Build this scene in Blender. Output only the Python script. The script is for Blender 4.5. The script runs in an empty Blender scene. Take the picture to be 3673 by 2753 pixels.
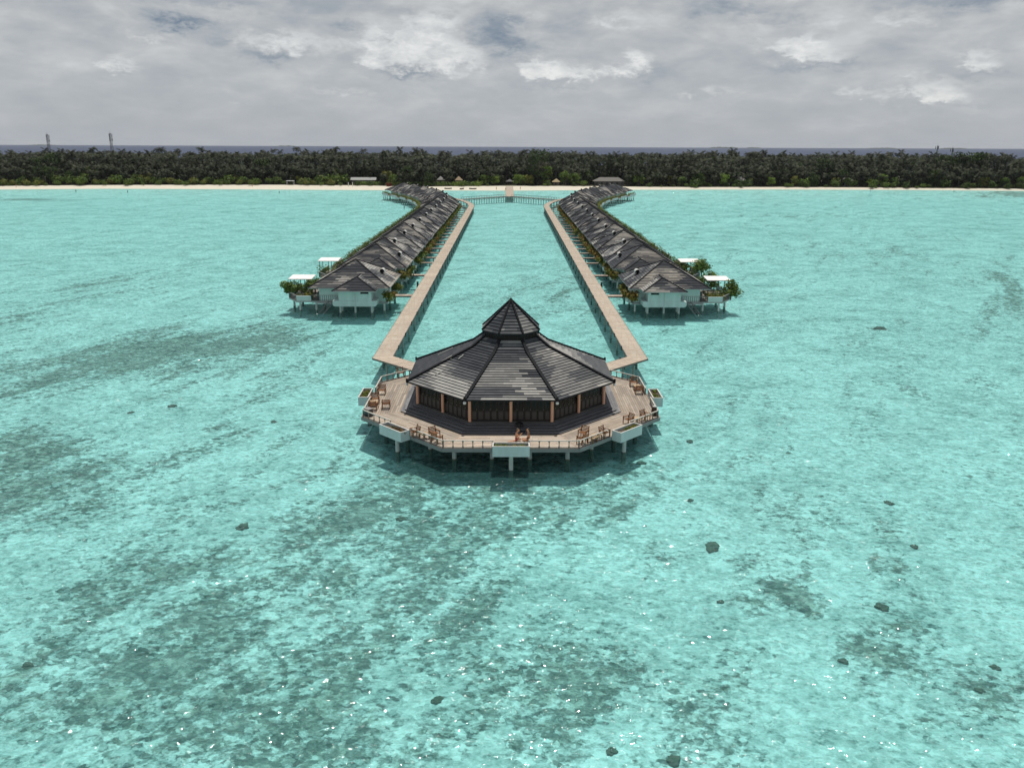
import bpy, bmesh, math, random
import numpy as np
from mathutils import Vector, Matrix, noise
R = math.radians
rnd = random.Random(7)
scene = bpy.context.scene
COL = scene.collection
V = Vector

# ------------------------------------------------------------------ helpers
class MB:
    """collects faces (with one colour per face) and links them as ONE mesh object"""
    def __init__(s): s.v = []; s.f = []; s.c = []; s.s = []
    def add(s, pts, faces, col, smooth=False):
        b = len(s.v); s.v.extend([tuple(p) for p in pts])
        for f in faces:
            s.f.append(tuple(b + i for i in f)); s.c.append(col); s.s.append(smooth)
    def quad(s, a, b, c, d, col): s.add([a, b, c, d], [(0, 1, 2, 3)], col)
    def tri(s, a, b, c, col): s.add([a, b, c], [(0, 1, 2)], col)
    def box(s, c, size, col, rz=0.0):
        hx, hy, hz = size[0]/2, size[1]/2, size[2]/2
        ca, sa = math.cos(rz), math.sin(rz); P = []
        for z in (-hz, hz):
            for x, y in ((-hx, -hy), (hx, -hy), (hx, hy), (-hx, hy)):
                P.append((c[0] + x*ca - y*sa, c[1] + x*sa + y*ca, c[2] + z))
        s.add(P, [(3, 2, 1, 0), (4, 5, 6, 7), (0, 1, 5, 4), (1, 2, 6, 5), (2, 3, 7, 6), (3, 0, 4, 7)], col)
    def prism(s, poly, z0, z1, col, coltop=None):
        n = len(poly)
        s.add([(p[0], p[1], z0) for p in poly] + [(p[0], p[1], z1) for p in poly],
              [tuple(range(n - 1, -1, -1))] + [(i, (i+1) % n, n + (i+1) % n, n + i) for i in range(n)], col)
        s.add([(p[0], p[1], z1) for p in poly], [tuple(range(n))], coltop or col)
    def tube(s, p0, p1, r0, r1, col, n=8, cap=True, smooth=True):
        p0 = V(p0); p1 = V(p1); d = (p1 - p0).normalized()
        a = d.orthogonal().normalized(); b = d.cross(a); P = []
        for p, r in ((p0, r0), (p1, r1)):
            for i in range(n):
                t = 2*math.pi*i/n; P.append(p + (a*math.cos(t) + b*math.sin(t))*r)
        s.add(P, [(i, (i+1) % n, n + (i+1) % n, n + i) for i in range(n)], col, smooth)
        if cap:
            s.add(P[:n], [tuple(range(n - 1, -1, -1))], col); s.add(P[n:], [tuple(range(n))], col)
    def beam(s, p0, p1, w, h, col, up=(0, 0, 1)):
        p0 = V(p0); p1 = V(p1); d = (p1 - p0).normalized(); u = V(up)
        x = d.cross(u)
        if x.length < 1e-4: x = d.orthogonal()
        x.normalize(); u = x.cross(d).normalized()
        P = []
        for p in (p0, p1):
            for a, b in ((-1, -1), (1, -1), (1, 1), (-1, 1)): P.append(p + x*(a*w/2) + u*(b*h/2))
        s.add(P, [(3, 2, 1, 0), (4, 5, 6, 7), (0, 1, 5, 4), (1, 2, 6, 5), (2, 3, 7, 6), (3, 0, 4, 7)], col)
    def lathe(s, c, prof, col, n=12):
        P = []
        for r, z in prof:
            for i in range(n):
                t = 2*math.pi*i/n; P.append((c[0] + r*math.cos(t), c[1] + r*math.sin(t), c[2] + z))
        F = []
        for k in range(len(prof) - 1):
            for i in range(n):
                F.append((k*n + i, k*n + (i+1) % n, (k+1)*n + (i+1) % n, (k+1)*n + i))
        s.add(P, F, col, True)
        s.add(P[-n:], [tuple(range(n))], col)
    def mesh(s, name, mir=False):
        v = s.v; f = s.f
        if mir:
            v = [(-a, b, c) for a, b, c in v]; f = [t[::-1] for t in f]
        me = bpy.data.meshes.new(name); me.from_pydata(v, [], f)
        at = me.color_attributes.new('col', 'FLOAT_COLOR', 'CORNER')
        arr = []
        for t, c in zip(f, s.c): arr.extend((c[0], c[1], c[2], 1.0) * len(t))
        at.data.foreach_set('color', arr)
        me.polygons.foreach_set('use_smooth', s.s)
        return me
    def build(s, name, mat, parent=None, mir=False):
        me = s.mesh(name, mir); me.materials.append(mat)
        return link(name, me, parent)

def link(name, data, parent=None):
    o = bpy.data.objects.new(name, data); COL.objects.link(o)
    if parent: o.parent = parent
    return o
def tag(o, label, cat, group=None, kind=None):
    o['label'] = label; o['category'] = cat
    if group: o['group'] = group
    if kind: o['kind'] = kind
    return o
def thing(name, label, cat, loc=(0, 0, 0), rz=0.0, group=None):
    o = link(name, None); o.location = loc; o.rotation_euler = (0, 0, rz)
    o.empty_display_size = .3
    return tag(o, label, cat, group)
def struct(o, label, cat):
    tag(o, label, cat); o['kind'] = 'structure'; return o
def dup(root, loc, rz=0.0, scale=None, label=None, group=None):
    r = root.copy(); COL.objects.link(r); r.location = loc; r.rotation_euler = (0, 0, rz)
    if scale is not None: r.scale = (scale,)*3 if isinstance(scale, (int, float)) else scale
    if label: r['label'] = label
    if group: r['group'] = group
    for ch in KIDS.get(root.name, []):
        c = ch.copy(); COL.objects.link(c); c.parent = r
        for g in KIDS.get(ch.name, []):
            d = g.copy(); COL.objects.link(d); d.parent = c
    return r
KIDS = {}
def reg(root):                        # remembers children for dup()
    KIDS[root.name] = list(root.children)
    for c in root.children: KIDS[c.name] = list(c.children)
    return root
def lerp(a, b, t): return a + (b - a)*t
def mixc(a, b, t): return tuple(x + (y - x)*t for x, y in zip(a, b))
def jit(c, a=.12): k = 1 + rnd.uniform(-a, a); return tuple(max(0, x*k) for x in c)
ORD = ['first','second','third','fourth','fifth','sixth','seventh','eighth','ninth','tenth','eleventh','twelfth','thirteenth',
       'fourteenth','fifteenth','sixteenth','seventeenth','eighteenth','nineteenth','twentieth']

# ------------------------------------------------------------------ node helpers / materials
def nodes(mat):
    mat.use_nodes = True; nt = mat.node_tree; nt.nodes.clear(); return nt
def nd(nt, t, ins=None, **props):
    n = nt.nodes.new(t)
    for k, v in props.items(): setattr(n, k, v)
    for k, v in (ins or {}).items():
        s = n.inputs[k]
        if hasattr(v, 'bl_idname') and not hasattr(v, 'default_value'): v = v.outputs[0]
        if isinstance(v, bpy.types.NodeSocket): nt.links.new(v, s)
        else: s.default_value = v
    return n
def mth(nt, op, a, b=None, c=None, clamp=False):
    n = nt.nodes.new('ShaderNodeMath'); n.operation = op; n.use_clamp = clamp
    for i, v in enumerate((a, b, c)):
        if v is None: continue
        if isinstance(v, bpy.types.NodeSocket): nt.links.new(v, n.inputs[i])
        else: n.inputs[i].default_value = v
    return n.outputs[0]
def ramp(nt, fac, stops, interp='LINEAR'):
    n = nt.nodes.new('ShaderNodeValToRGB'); n.color_ramp.interpolation = interp
    e = n.color_ramp.elements
    while len(e) < len(stops): e.new(.5)
    for i, (p, c) in enumerate(stops): e[i].position = p; e[i].color = (c[0], c[1], c[2], 1)
    nt.links.new(fac, n.inputs[0]); return n.outputs[0]
def mixrgb(nt, fac, a, b, mode='MIX'):
    n = nt.nodes.new('ShaderNodeMix'); n.data_type = 'RGBA'; n.blend_type = mode
    for k, v in ((0, fac), (6, a), (7, b)):
        if isinstance(v, bpy.types.NodeSocket): nt.links.new(v, n.inputs[k])
        elif isinstance(v, tuple): n.inputs[k].default_value = (v[0], v[1], v[2], 1)
        else: n.inputs[k].default_value = v
    return n.outputs[2]
def tex(nt, scale, detail=4, rough=.55, vec=None, dist=0.0, coord='Object'):
    n = nd(nt, 'ShaderNodeTexNoise', {'Scale': scale, 'Detail': detail, 'Roughness': rough, 'Distortion': dist})
    if vec is None:
        tc = nt.nodes.get('TC') or nd(nt, 'ShaderNodeTexCoord'); tc.name = 'TC'; vec = tc.outputs[coord]
    nt.links.new(vec, n.inputs['Vector']); return n.outputs[0]
def mat_attr(name, rough=.7, nscale=3.0, namt=.35, bump=.0, bscale=12.0, spec=.4, metal=0.0, stretch=None, transl=0.0):
    """surface that takes each face's own colour and weathers it with noise"""
    m = bpy.data.materials.new(name); nt = nodes(m)
    a = nd(nt, 'ShaderNodeAttribute', attribute_name='col')
    vec = None
    if stretch:
        tc = nd(nt, 'ShaderNodeTexCoord'); tc.name = 'TC'
        mp = nd(nt, 'ShaderNodeMapping', {'Vector': tc.outputs['Object'], 'Scale': stretch}); vec = mp.outputs[0]
    n1 = tex(nt, nscale, 5, .6, vec)
    k = mth(nt, 'MULTIPLY_ADD', n1, 2*namt, 1 - namt)
    n = nt.nodes.new('ShaderNodeVectorMath'); n.operation = 'SCALE'
    nt.links.new(a.outputs['Color'], n.inputs[0]); nt.links.new(k, n.inputs['Scale'])
    p = nd(nt, 'ShaderNodeBsdfPrincipled', {'Base Color': n.outputs[0], 'Roughness': rough, 'Metallic': metal})
    p.inputs['Specular IOR Level'].default_value = spec
    if bump:
        bn = tex(nt, bscale, 4, .6, vec)
        b = nd(nt, 'ShaderNodeBump', {'Strength': bump, 'Distance': .05, 'Height': bn})
        nt.links.new(b.outputs[0], p.inputs['Normal'])
    out = nd(nt, 'ShaderNodeOutputMaterial')
    if transl:
        t = nd(nt, 'ShaderNodeBsdfTranslucent', {'Color': n.outputs[0]})
        mx = nd(nt, 'ShaderNodeMixShader', {0: transl, 1: p, 2: t}); nt.links.new(mx.outputs[0], out.inputs[0])
    else: nt.links.new(p.outputs[0], out.inputs[0])
    return m
M = {}
M['slate'] = mat_attr('slate_tiles', .8, 2.2, .3, .25, 9, .15)
M['wood'] = mat_attr('weathered_wood', .75, 1.1, .3, .15, 25, .3)
M['teak'] = mat_attr('teak_furniture', .55, 4, .25, 0, 10, .4)
M['paint'] = mat_attr('white_paint', .6, 1.4, .26, .08, 8, .3, 0, (1.0, 1.0, .35))
M['conc'] = mat_attr('stained_concrete', .8, 2.0, .35, .2, 10, .3)
M['metal'] = mat_attr('painted_metal', .45, 3, .15, 0, 10, .5, .2)
M['leaf'] = mat_attr('leaves', .6, .6, .45, 0, 10, .15, 0, None, .22)
M['bark'] = mat_attr('bark', .85, 4, .3, .3, 14, .2)
M['skin'] = mat_attr('skin_cloth', .55, 6, .1, 0, 10, .4)
M['rock'] = mat_attr('reef_rock', .9, 3.5, .55, .8, 7, .2)
M['thatch'] = mat_attr('thatch', .9, 3.0, .35, .5, 18, .1)
def mat_glass():
    m = bpy.data.materials.new('dark_window_glass'); nt = nodes(m)
    n = tex(nt, .9, 3)
    c = ramp(nt, n, [(.35, (.006, .007, .008)), (.7, (.03, .03, .028))])
    p = nd(nt, 'ShaderNodeBsdfPrincipled', {'Base Color': c, 'Roughness': .2})
    p.inputs['Specular IOR Level'].default_value = .22
    out = nd(nt, 'ShaderNodeOutputMaterial'); nt.links.new(p.outputs[0], out.inputs[0]); return m
M['glass'] = mat_glass()
def mat_water():
    m = bpy.data.materials.new('lagoon_water_surface'); nt = nodes(m)
    tc = nd(nt, 'ShaderNodeTexCoord')
    mp = nd(nt, 'ShaderNodeMapping', {'Vector': tc.outputs['Object'], 'Scale': (.75, 1.15, 1), 'Rotation': (0, 0, R(14))})
    w1 = tex(nt, .5, 3, .55, mp.outputs[0], .5); w2 = tex(nt, 1.5, 1.6, .55, mp.outputs[0], .6)
    h = mth(nt, 'ADD', mth(nt, 'MULTIPLY', w1, .5), mth(nt, 'MULTIPLY', w2, .46))
    b = nd(nt, 'ShaderNodeBump', {'Strength': 1.0, 'Distance': .62, 'Height': h})
    fr = nd(nt, 'ShaderNodeFresnel', {'IOR': 1.33, 'Normal': b.outputs[0]})
    fac = mth(nt, 'MINIMUM', mth(nt, 'MULTIPLY', fr.outputs[0], .75), .19)
    t = nd(nt, 'ShaderNodeBsdfTransparent', {'Color': (.600, .915, .948, 1)})
    d = nd(nt, 'ShaderNodeBsdfDiffuse', {'Color': (.16, .50, .49, 1), 'Normal': b.outputs[0]})   # light scattered back inside the water
    body = nd(nt, 'ShaderNodeMixShader', {0: .08, 1: t, 2: d})
    g = nd(nt, 'ShaderNodeBsdfGlossy', {'Color': (1, 1, 1, 1), 'Roughness': .05, 'Normal': b.outputs[0]})
    mx = nd(nt, 'ShaderNodeMixShader', {0: fac, 1: body, 2: g})
    out = nd(nt, 'ShaderNodeOutputMaterial'); nt.links.new(mx.outputs[0], out.inputs[0]); return m
def mat_bed():
    m = bpy.data.materials.new('sand_and_seagrass_bed'); nt = nodes(m)
    tc = nd(nt, 'ShaderNodeTexCoord'); tc.name = 'TC'
    mp = nd(nt, 'ShaderNodeMapping', {'Vector': tc.outputs['Object'], 'Rotation': (0, 0, R(20)), 'Scale': (.8, 1.0, 1)}).outputs[0]
    big = tex(nt, .03, 5, .6, mp, .4); mid = tex(nt, .17, 6, .68, mp, .6); fine = tex(nt, .95, 6, .7, mp, 1.0)
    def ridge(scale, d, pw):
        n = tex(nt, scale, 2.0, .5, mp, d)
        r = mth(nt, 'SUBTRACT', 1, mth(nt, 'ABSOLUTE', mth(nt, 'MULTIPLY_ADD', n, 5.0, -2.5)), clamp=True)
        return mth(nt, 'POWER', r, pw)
    # pale broken web of caustic light painted into the sand colour
    caustic_web = mth(nt, 'ADD', mth(nt, 'MULTIPLY', ridge(.85, 1.4, 2.2), .55), mth(nt, 'MULTIPLY', ridge(2.1, 1.0, 2.0), .5))
    caustic_web = mth(nt, 'MULTIPLY', caustic_web, mth(nt, 'MULTIPLY_ADD', mid, 3.0, -.75, clamp=True))
    # broken pieces: every lump of rubble or turf has a tone of its own
    wn = nd(nt, 'ShaderNodeTexNoise', {'Scale': 2.2, 'Detail': 4.0, 'Roughness': .65, 'Vector': mp})
    wv = nt.nodes.new('ShaderNodeVectorMath'); wv.operation = 'MULTIPLY_ADD'
    nt.links.new(wn.outputs['Color'], wv.inputs[0]); wv.inputs[1].default_value = (.62, .62, 0); nt.links.new(mp, wv.inputs[2])
    def lumps(sc):
        v = nd(nt, 'ShaderNodeTexVoronoi', {'Vector': wv.outputs[0], 'Scale': sc})
        return nd(nt, 'ShaderNodeSeparateColor', {0: v.outputs['Color']}).outputs[0]
    l1, l2 = lumps(1.75), lumps(3.7)
    lump = mth(nt, 'ADD', mth(nt, 'MULTIPLY_ADD', l1, .28, -.14), mth(nt, 'MULTIPLY_ADD', l2, .42, -.21))
    lump = mth(nt, 'ADD', lump, mth(nt, 'MULTIPLY_ADD', tex(nt, 4.5, 3, .6, mp, .6), 1.0, -.5))
    s = mth(nt, 'ADD', mth(nt, 'MULTIPLY_ADD', fine, 1.0, .06), mth(nt, 'ADD', mth(nt, 'MULTIPLY_ADD', mid, .9, -.45), mth(nt, 'MULTIPLY_ADD', big, .6, -.3)))
    s = mth(nt, 'ADD', s, lump)
    sand = ramp(nt, s, [(.08, (.13, .165, .145)), (.30, (.34, .38, .325)), (.50, (.50, .525, .455)), (.68, (.60, .605, .525)), (.88, (.90, .88, .78))])
    sand = mixrgb(nt, mth(nt, 'MULTIPLY', caustic_web, .8, clamp=True), sand, (.98, .96, .88))
    m1_ = nd(nt, 'ShaderNodeMapping', {'Vector': tc.outputs['Object'], 'Rotation': (0, 0, R(-64))}).outputs[0]
    m2_ = nd(nt, 'ShaderNodeMapping', {'Vector': m1_, 'Scale': (.30, 1.15, 1)}).outputs[0]
    drift = tex(nt, .22, 5, .62, m2_, .5)
    at = nd(nt, 'ShaderNodeAttribute', attribute_name='grass')  # seagrass cover, with the painted deck shade in it
    g = mth(nt, 'ADD', at.outputs['Fac'], mth(nt, 'MULTIPLY_ADD', fine, 1.7, -.85))
    g = mth(nt, 'ADD', g, mth(nt, 'MULTIPLY_ADD', mid, 1.1, -.55))
    g = mth(nt, 'ADD', g, mth(nt, 'MULTIPLY_ADD', drift, 2.6, -1.3))
    g = mth(nt, 'ADD', g, mth(nt, 'MULTIPLY_ADD', big, .9, -.5))
    g = mth(nt, 'SUBTRACT', g, mth(nt, 'MULTIPLY', lump, .8))
    gm = nd(nt, 'ShaderNodeMapRange', {'Value': g, 'From Min': .12, 'From Max': .80, 'To Min': 0.0, 'To Max': .82}, interpolation_type='SMOOTHSTEP').outputs[0]
    gc = ramp(nt, mth(nt, 'ADD', mth(nt, 'MULTIPLY_ADD', fine, 1.2, -.1), lump), [(.12, (.035, .038, .030)), (.45, (.125, .125, .095)), (.62, (.225, .22, .17)), (.85, (.42, .41, .32))])
    c = mixrgb(nt, gm, sand, gc)
    b = nd(nt, 'ShaderNodeBump', {'Strength': .6, 'Distance': .2, 'Height': fine})
    p = nd(nt, 'ShaderNodeBsdfDiffuse', {'Color': c, 'Normal': b.outputs[0]})
    out = nd(nt, 'ShaderNodeOutputMaterial'); nt.links.new(p.outputs[0], out.inputs[0]); return m
def mat_ground():
    m = bpy.data.materials.new('beach_and_forest_floor'); nt = nodes(m)
    at = nd(nt, 'ShaderNodeAttribute', attribute_name='grass')
    n = tex(nt, .25, 6, .65); f = tex(nt, 1.2, 4, .6)
    k = mth(nt, 'ADD', at.outputs['Fac'], mth(nt, 'MULTIPLY_ADD', n, .8, -.4))
    k = nd(nt, 'ShaderNodeMapRange', {'Value': k, 'From Min': .4, 'From Max': .62}).outputs[0]
    sand = ramp(nt, f, [(.3, (.55, .505, .41)), (.7, (.70, .65, .545))])
    soil = ramp(nt, f, [(.3, (.03, .035, .018)), (.7, (.09, .085, .045))])
    p = nd(nt, 'ShaderNodeBsdfPrincipled', {'Base Color': mixrgb(nt, k, sand, soil), 'Roughness': .95})
    p.inputs['Specular IOR Level'].default_value = .1
    out = nd(nt, 'ShaderNodeOutputMaterial'); nt.links.new(p.outputs[0], out.inputs[0]); return m
def mat_ocean():
    m = bpy.data.materials.new('deep_ocean'); nt = nodes(m)
    tc = nd(nt, 'ShaderNodeTexCoord')
    mp = nd(nt, 'ShaderNodeMapping', {'Vector': tc.outputs['Object'], 'Scale': (.004, .05, 1)})
    n = tex(nt, 1.0, 6, .7, mp.outputs[0])
    c = ramp(nt, n, [(.3, (.034, .050, .098)), (.7, (.058, .078, .135))])
    p = nd(nt, 'ShaderNodeBsdfPrincipled', {'Base Color': c, 'Roughness': .55})
    p.inputs['Specular IOR Level'].default_value = .05
    out = nd(nt, 'ShaderNodeOutputMaterial'); nt.links.new(p.outputs[0], out.inputs[0]); return m

# ------------------------------------------------------------------ camera, sun, sky
cam = bpy.data.cameras.new('camera'); camo = link('camera', cam)
cam.sensor_width = 36; cam.lens = 2897.94*36/3673; cam.clip_end = 60000; cam.clip_start = .5
camo.matrix_world = (Matrix.Translation((-.2545, -71.7256, 24.3524)) @ Matrix.Rotation(-.0053, 4, 'Z')
                     @ Matrix.Rotation(math.pi/2 - .2879, 4, 'X') @ Matrix.Rotation(.0039, 4, 'Z'))
scene.camera = camo
SUN_EL, SUN_AZ = R(71), R(8)            # azimuth measured from +Y towards +X
sun = bpy.data.lights.new('sun', 'SUN'); sun.energy = 3.65; sun.angle = R(.53); sun.color = (1, .955, .88)
suno = link('sun', sun)
sd = V((math.sin(SUN_AZ)*math.cos(SUN_EL), math.cos(SUN_AZ)*math.cos(SUN_EL), math.sin(SUN_EL)))
suno.rotation_euler = sd.to_track_quat('Z', 'Y').to_euler(); suno.location = (0, 0, 200)

def make_world():
    w = bpy.data.worlds.new('World'); scene.world = w; w.use_nodes = True
    nt = w.node_tree; nt.nodes.clear()
    sky = nd(nt, 'ShaderNodeTexSky', sky_type='NISHITA', sun_disc=False, sun_elevation=SUN_EL, sun_rotation=SUN_AZ)
    b1 = nd(nt, 'ShaderNodeBackground', {'Color': sky.outputs[0], 'Strength': .1})
    tc = nd(nt, 'ShaderNodeTexCoord')
    sp = nd(nt, 'ShaderNodeSeparateXYZ', {0: tc.outputs['Generated']})
    X, Y, Z = sp.outputs
    az = mth(nt, 'MULTIPLY', mth(nt, 'ARCTAN2', X, Y), 57.2958)
    el = mth(nt, 'MULTIPLY', mth(nt, 'ARCSINE', Z), 57.2958)
    def vec(sa, se, o=0.0):
        c = nd(nt, 'ShaderNodeCombineXYZ', {0: mth(nt, 'MULTIPLY', az, sa), 1: mth(nt, 'MULTIPLY', el, se), 2: o}); return c.outputs[0]
    n1 = tex(nt, 1, 4, .6, vec(.10, .34, 3.1), .3)     # broad decks
    n2 = tex(nt, 1, 6, .56, vec(.30, .80, 7.7), .2)     # cumulus-sized
    n3 = tex(nt, 1, 6, .6, vec(.62, 1.25, 1.3), .3)    # puffs
    n4 = tex(nt, 1, 6, .62, vec(.9, 1.9, 5.3), .3)
    da = mth(nt, 'ADD', az, mth(nt, 'MULTIPLY_ADD', n3, 5.0, -2.5))
    de = mth(nt, 'ADD', el, mth(nt, 'MULTIPLY_ADD', n4, 2.0, -1.0))
    def blob(a, e, ra, re, k):
        u = mth(nt, 'DIVIDE', mth(nt, 'SUBTRACT', da, a), ra); v = mth(nt, 'DIVIDE', mth(nt, 'SUBTRACT', de, e), re)
        q = mth(nt, 'ADD', mth(nt, 'MULTIPLY', u, u), mth(nt, 'MULTIPLY', v, v))
        return mth(nt, 'MULTIPLY', mth(nt, 'EXPONENT', mth(nt, 'MULTIPLY', q, -1.0)), k)
    def total(L):
        t = None
        for q in L:
            b = blob(*q); t = b if t is None else mth(nt, 'ADD', t, b)
        return t
    bright = total([(-6.6, 6.0, 2.6, 1.2, 1.1), (-4.0, 5.4, 3.0, .9, .95), (-8.2, 5.0, 1.8, .5, .5), (-4.5, 7.6, 2.2, .8, .6), (2.2, 4.85, 1.4, .6, 1.0), (3.4, 4.4, 2.0, .45, .7),
                    (8.5, 5.4, 1.0, .6, .75), (6.8, 4.7, 2.2, .55, .6), (18.6, 6.0, 2.0, .6, .85), (20.0, 5.2, 2.4, .5, .6), (26.6, 3.0, 1.9, .75, .9), (28.6, 4.6, 1.6, .7, .8), (25.0, 4.1, .9, .3, .4),
                    (-14, 6.2, 3.4, .9, .6), (-24, 4.4, 1.5, .55, .6), (7.5, 7.9, 2.6, .8, .45), (24, 7.2, 4, .5, .4), (-22, 6.2, 2.5, .5, .4), (-10, 3.3, 2.5, .3, .3), (13.5, 3.4, 2.5, .35, .4), (22.5, 3.2, 1.5, .3, .4), (-17, 2.6, 1.0, .2, .3), (1, 8.0, 2, .6, .4)])
    dark = total([(-20.5, 7.1, 1.9, .35, .95), (-18.5, 8.3, 4.0, .4, .45), (-.8, 7.0, 1.5, 1.1, 1.0), (1.0, 6.2, 1.8, .4, .45), (-7.0, 4.55, 1.5, .34, 1.0), (-3.2, 4.85, 1.0, .25, .6),
                  (-15.6, 5.3, 1.7, .3, .5), (-10.4, 7.3, 1.1, .4, .5), (-18.0, 6.0, 1.6, .25, .25), (14.5, 8.2, 4.0, .45, .55), (17.0, 7.4, 2.6, .25, .4), (27.5, 8.1, 4.0, .5, .6), (19.5, 4.75, 2.4, .22, .4),
                  (3.2, 3.85, 2.2, .25, .3), (9.3, 4.3, 1.4, .5, .3), (27.0, 2.4, 2.0, .2, .3), (28.3, 4.0, 1.5, .2, .3)])
    t = mth(nt, 'MULTIPLY', el, 1/9.0, clamp=True)
    base = mixrgb(nt, t, (.425, .455, .50), (.50, .51, .515))
    zen = nd(nt, 'ShaderNodeMapRange', {'Value': el, 'From Min': 11.0, 'From Max': 38.0}, interpolation_type='SMOOTHSTEP').outputs[0]
    base = mixrgb(nt, zen, base, (.235, .26, .30))                 # unseen overhead sky darkened to cut fill and deepen shadows
    m1 = nd(nt, 'ShaderNodeMapRange', {'Value': n1, 'From Min': .3, 'From Max': .72, 'To Min': -.5, 'To Max': .5}).outputs[0]
    m2 = nd(nt, 'ShaderNodeMapRange', {'Value': n2, 'From Min': .32, 'From Max': .7, 'To Min': -.5, 'To Max': .5}).outputs[0]
    amp = mth(nt, 'MULTIPLY_ADD', t, .75, .25)
    v = mth(nt, 'MULTIPLY', mth(nt, 'ADD', mth(nt, 'MULTIPLY', m1, .45), mth(nt, 'MULTIPLY', m2, .70)), amp)
    puff = mth(nt, 'ADD', bright, mth(nt, 'MULTIPLY_ADD', n3, 2.4, -1.2))
    puff = nd(nt, 'ShaderNodeMapRange', {'Value': puff, 'From Min': .05, 'From Max': .72}, interpolation_type='SMOOTHSTEP').outputs[0]
    puff = mth(nt, 'MULTIPLY', puff, mth(nt, 'MULTIPLY', bright, 1.5, clamp=True))
    v = mth(nt, 'ADD', v, mth(nt, 'MULTIPLY', puff, mth(nt, 'MULTIPLY_ADD', n4, 1.9, -.30)))
    v = mth(nt, 'SUBTRACT', v, mth(nt, 'MULTIPLY', dark, mth(nt, 'MULTIPLY_ADD', n4, .7, .50)))
    up = mth(nt, 'MAXIMUM', v, 0.0); dn = mth(nt, 'MULTIPLY', mth(nt, 'MINIMUM', v, 0.0), -1.0, clamp=True)
    c = mixrgb(nt, mth(nt, 'MULTIPLY', up, 1.0, clamp=True), base, (.82, .825, .82))
    c = mixrgb(nt, dn, c, (.17, .22, .29))
    b2 = nd(nt, 'ShaderNodeBackground', {'Color': c, 'Strength': 1.0})
    mx = nd(nt, 'ShaderNodeMixShader', {0: .92, 1: b1, 2: b2})
    out = nd(nt, 'ShaderNodeOutputWorld'); nt.links.new(mx.outputs[0], out.inputs[0])
make_world(); scene.world.cycles.sampling_method = 'MANUAL'; scene.world.cycles.sample_map_resolution = 256

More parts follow.
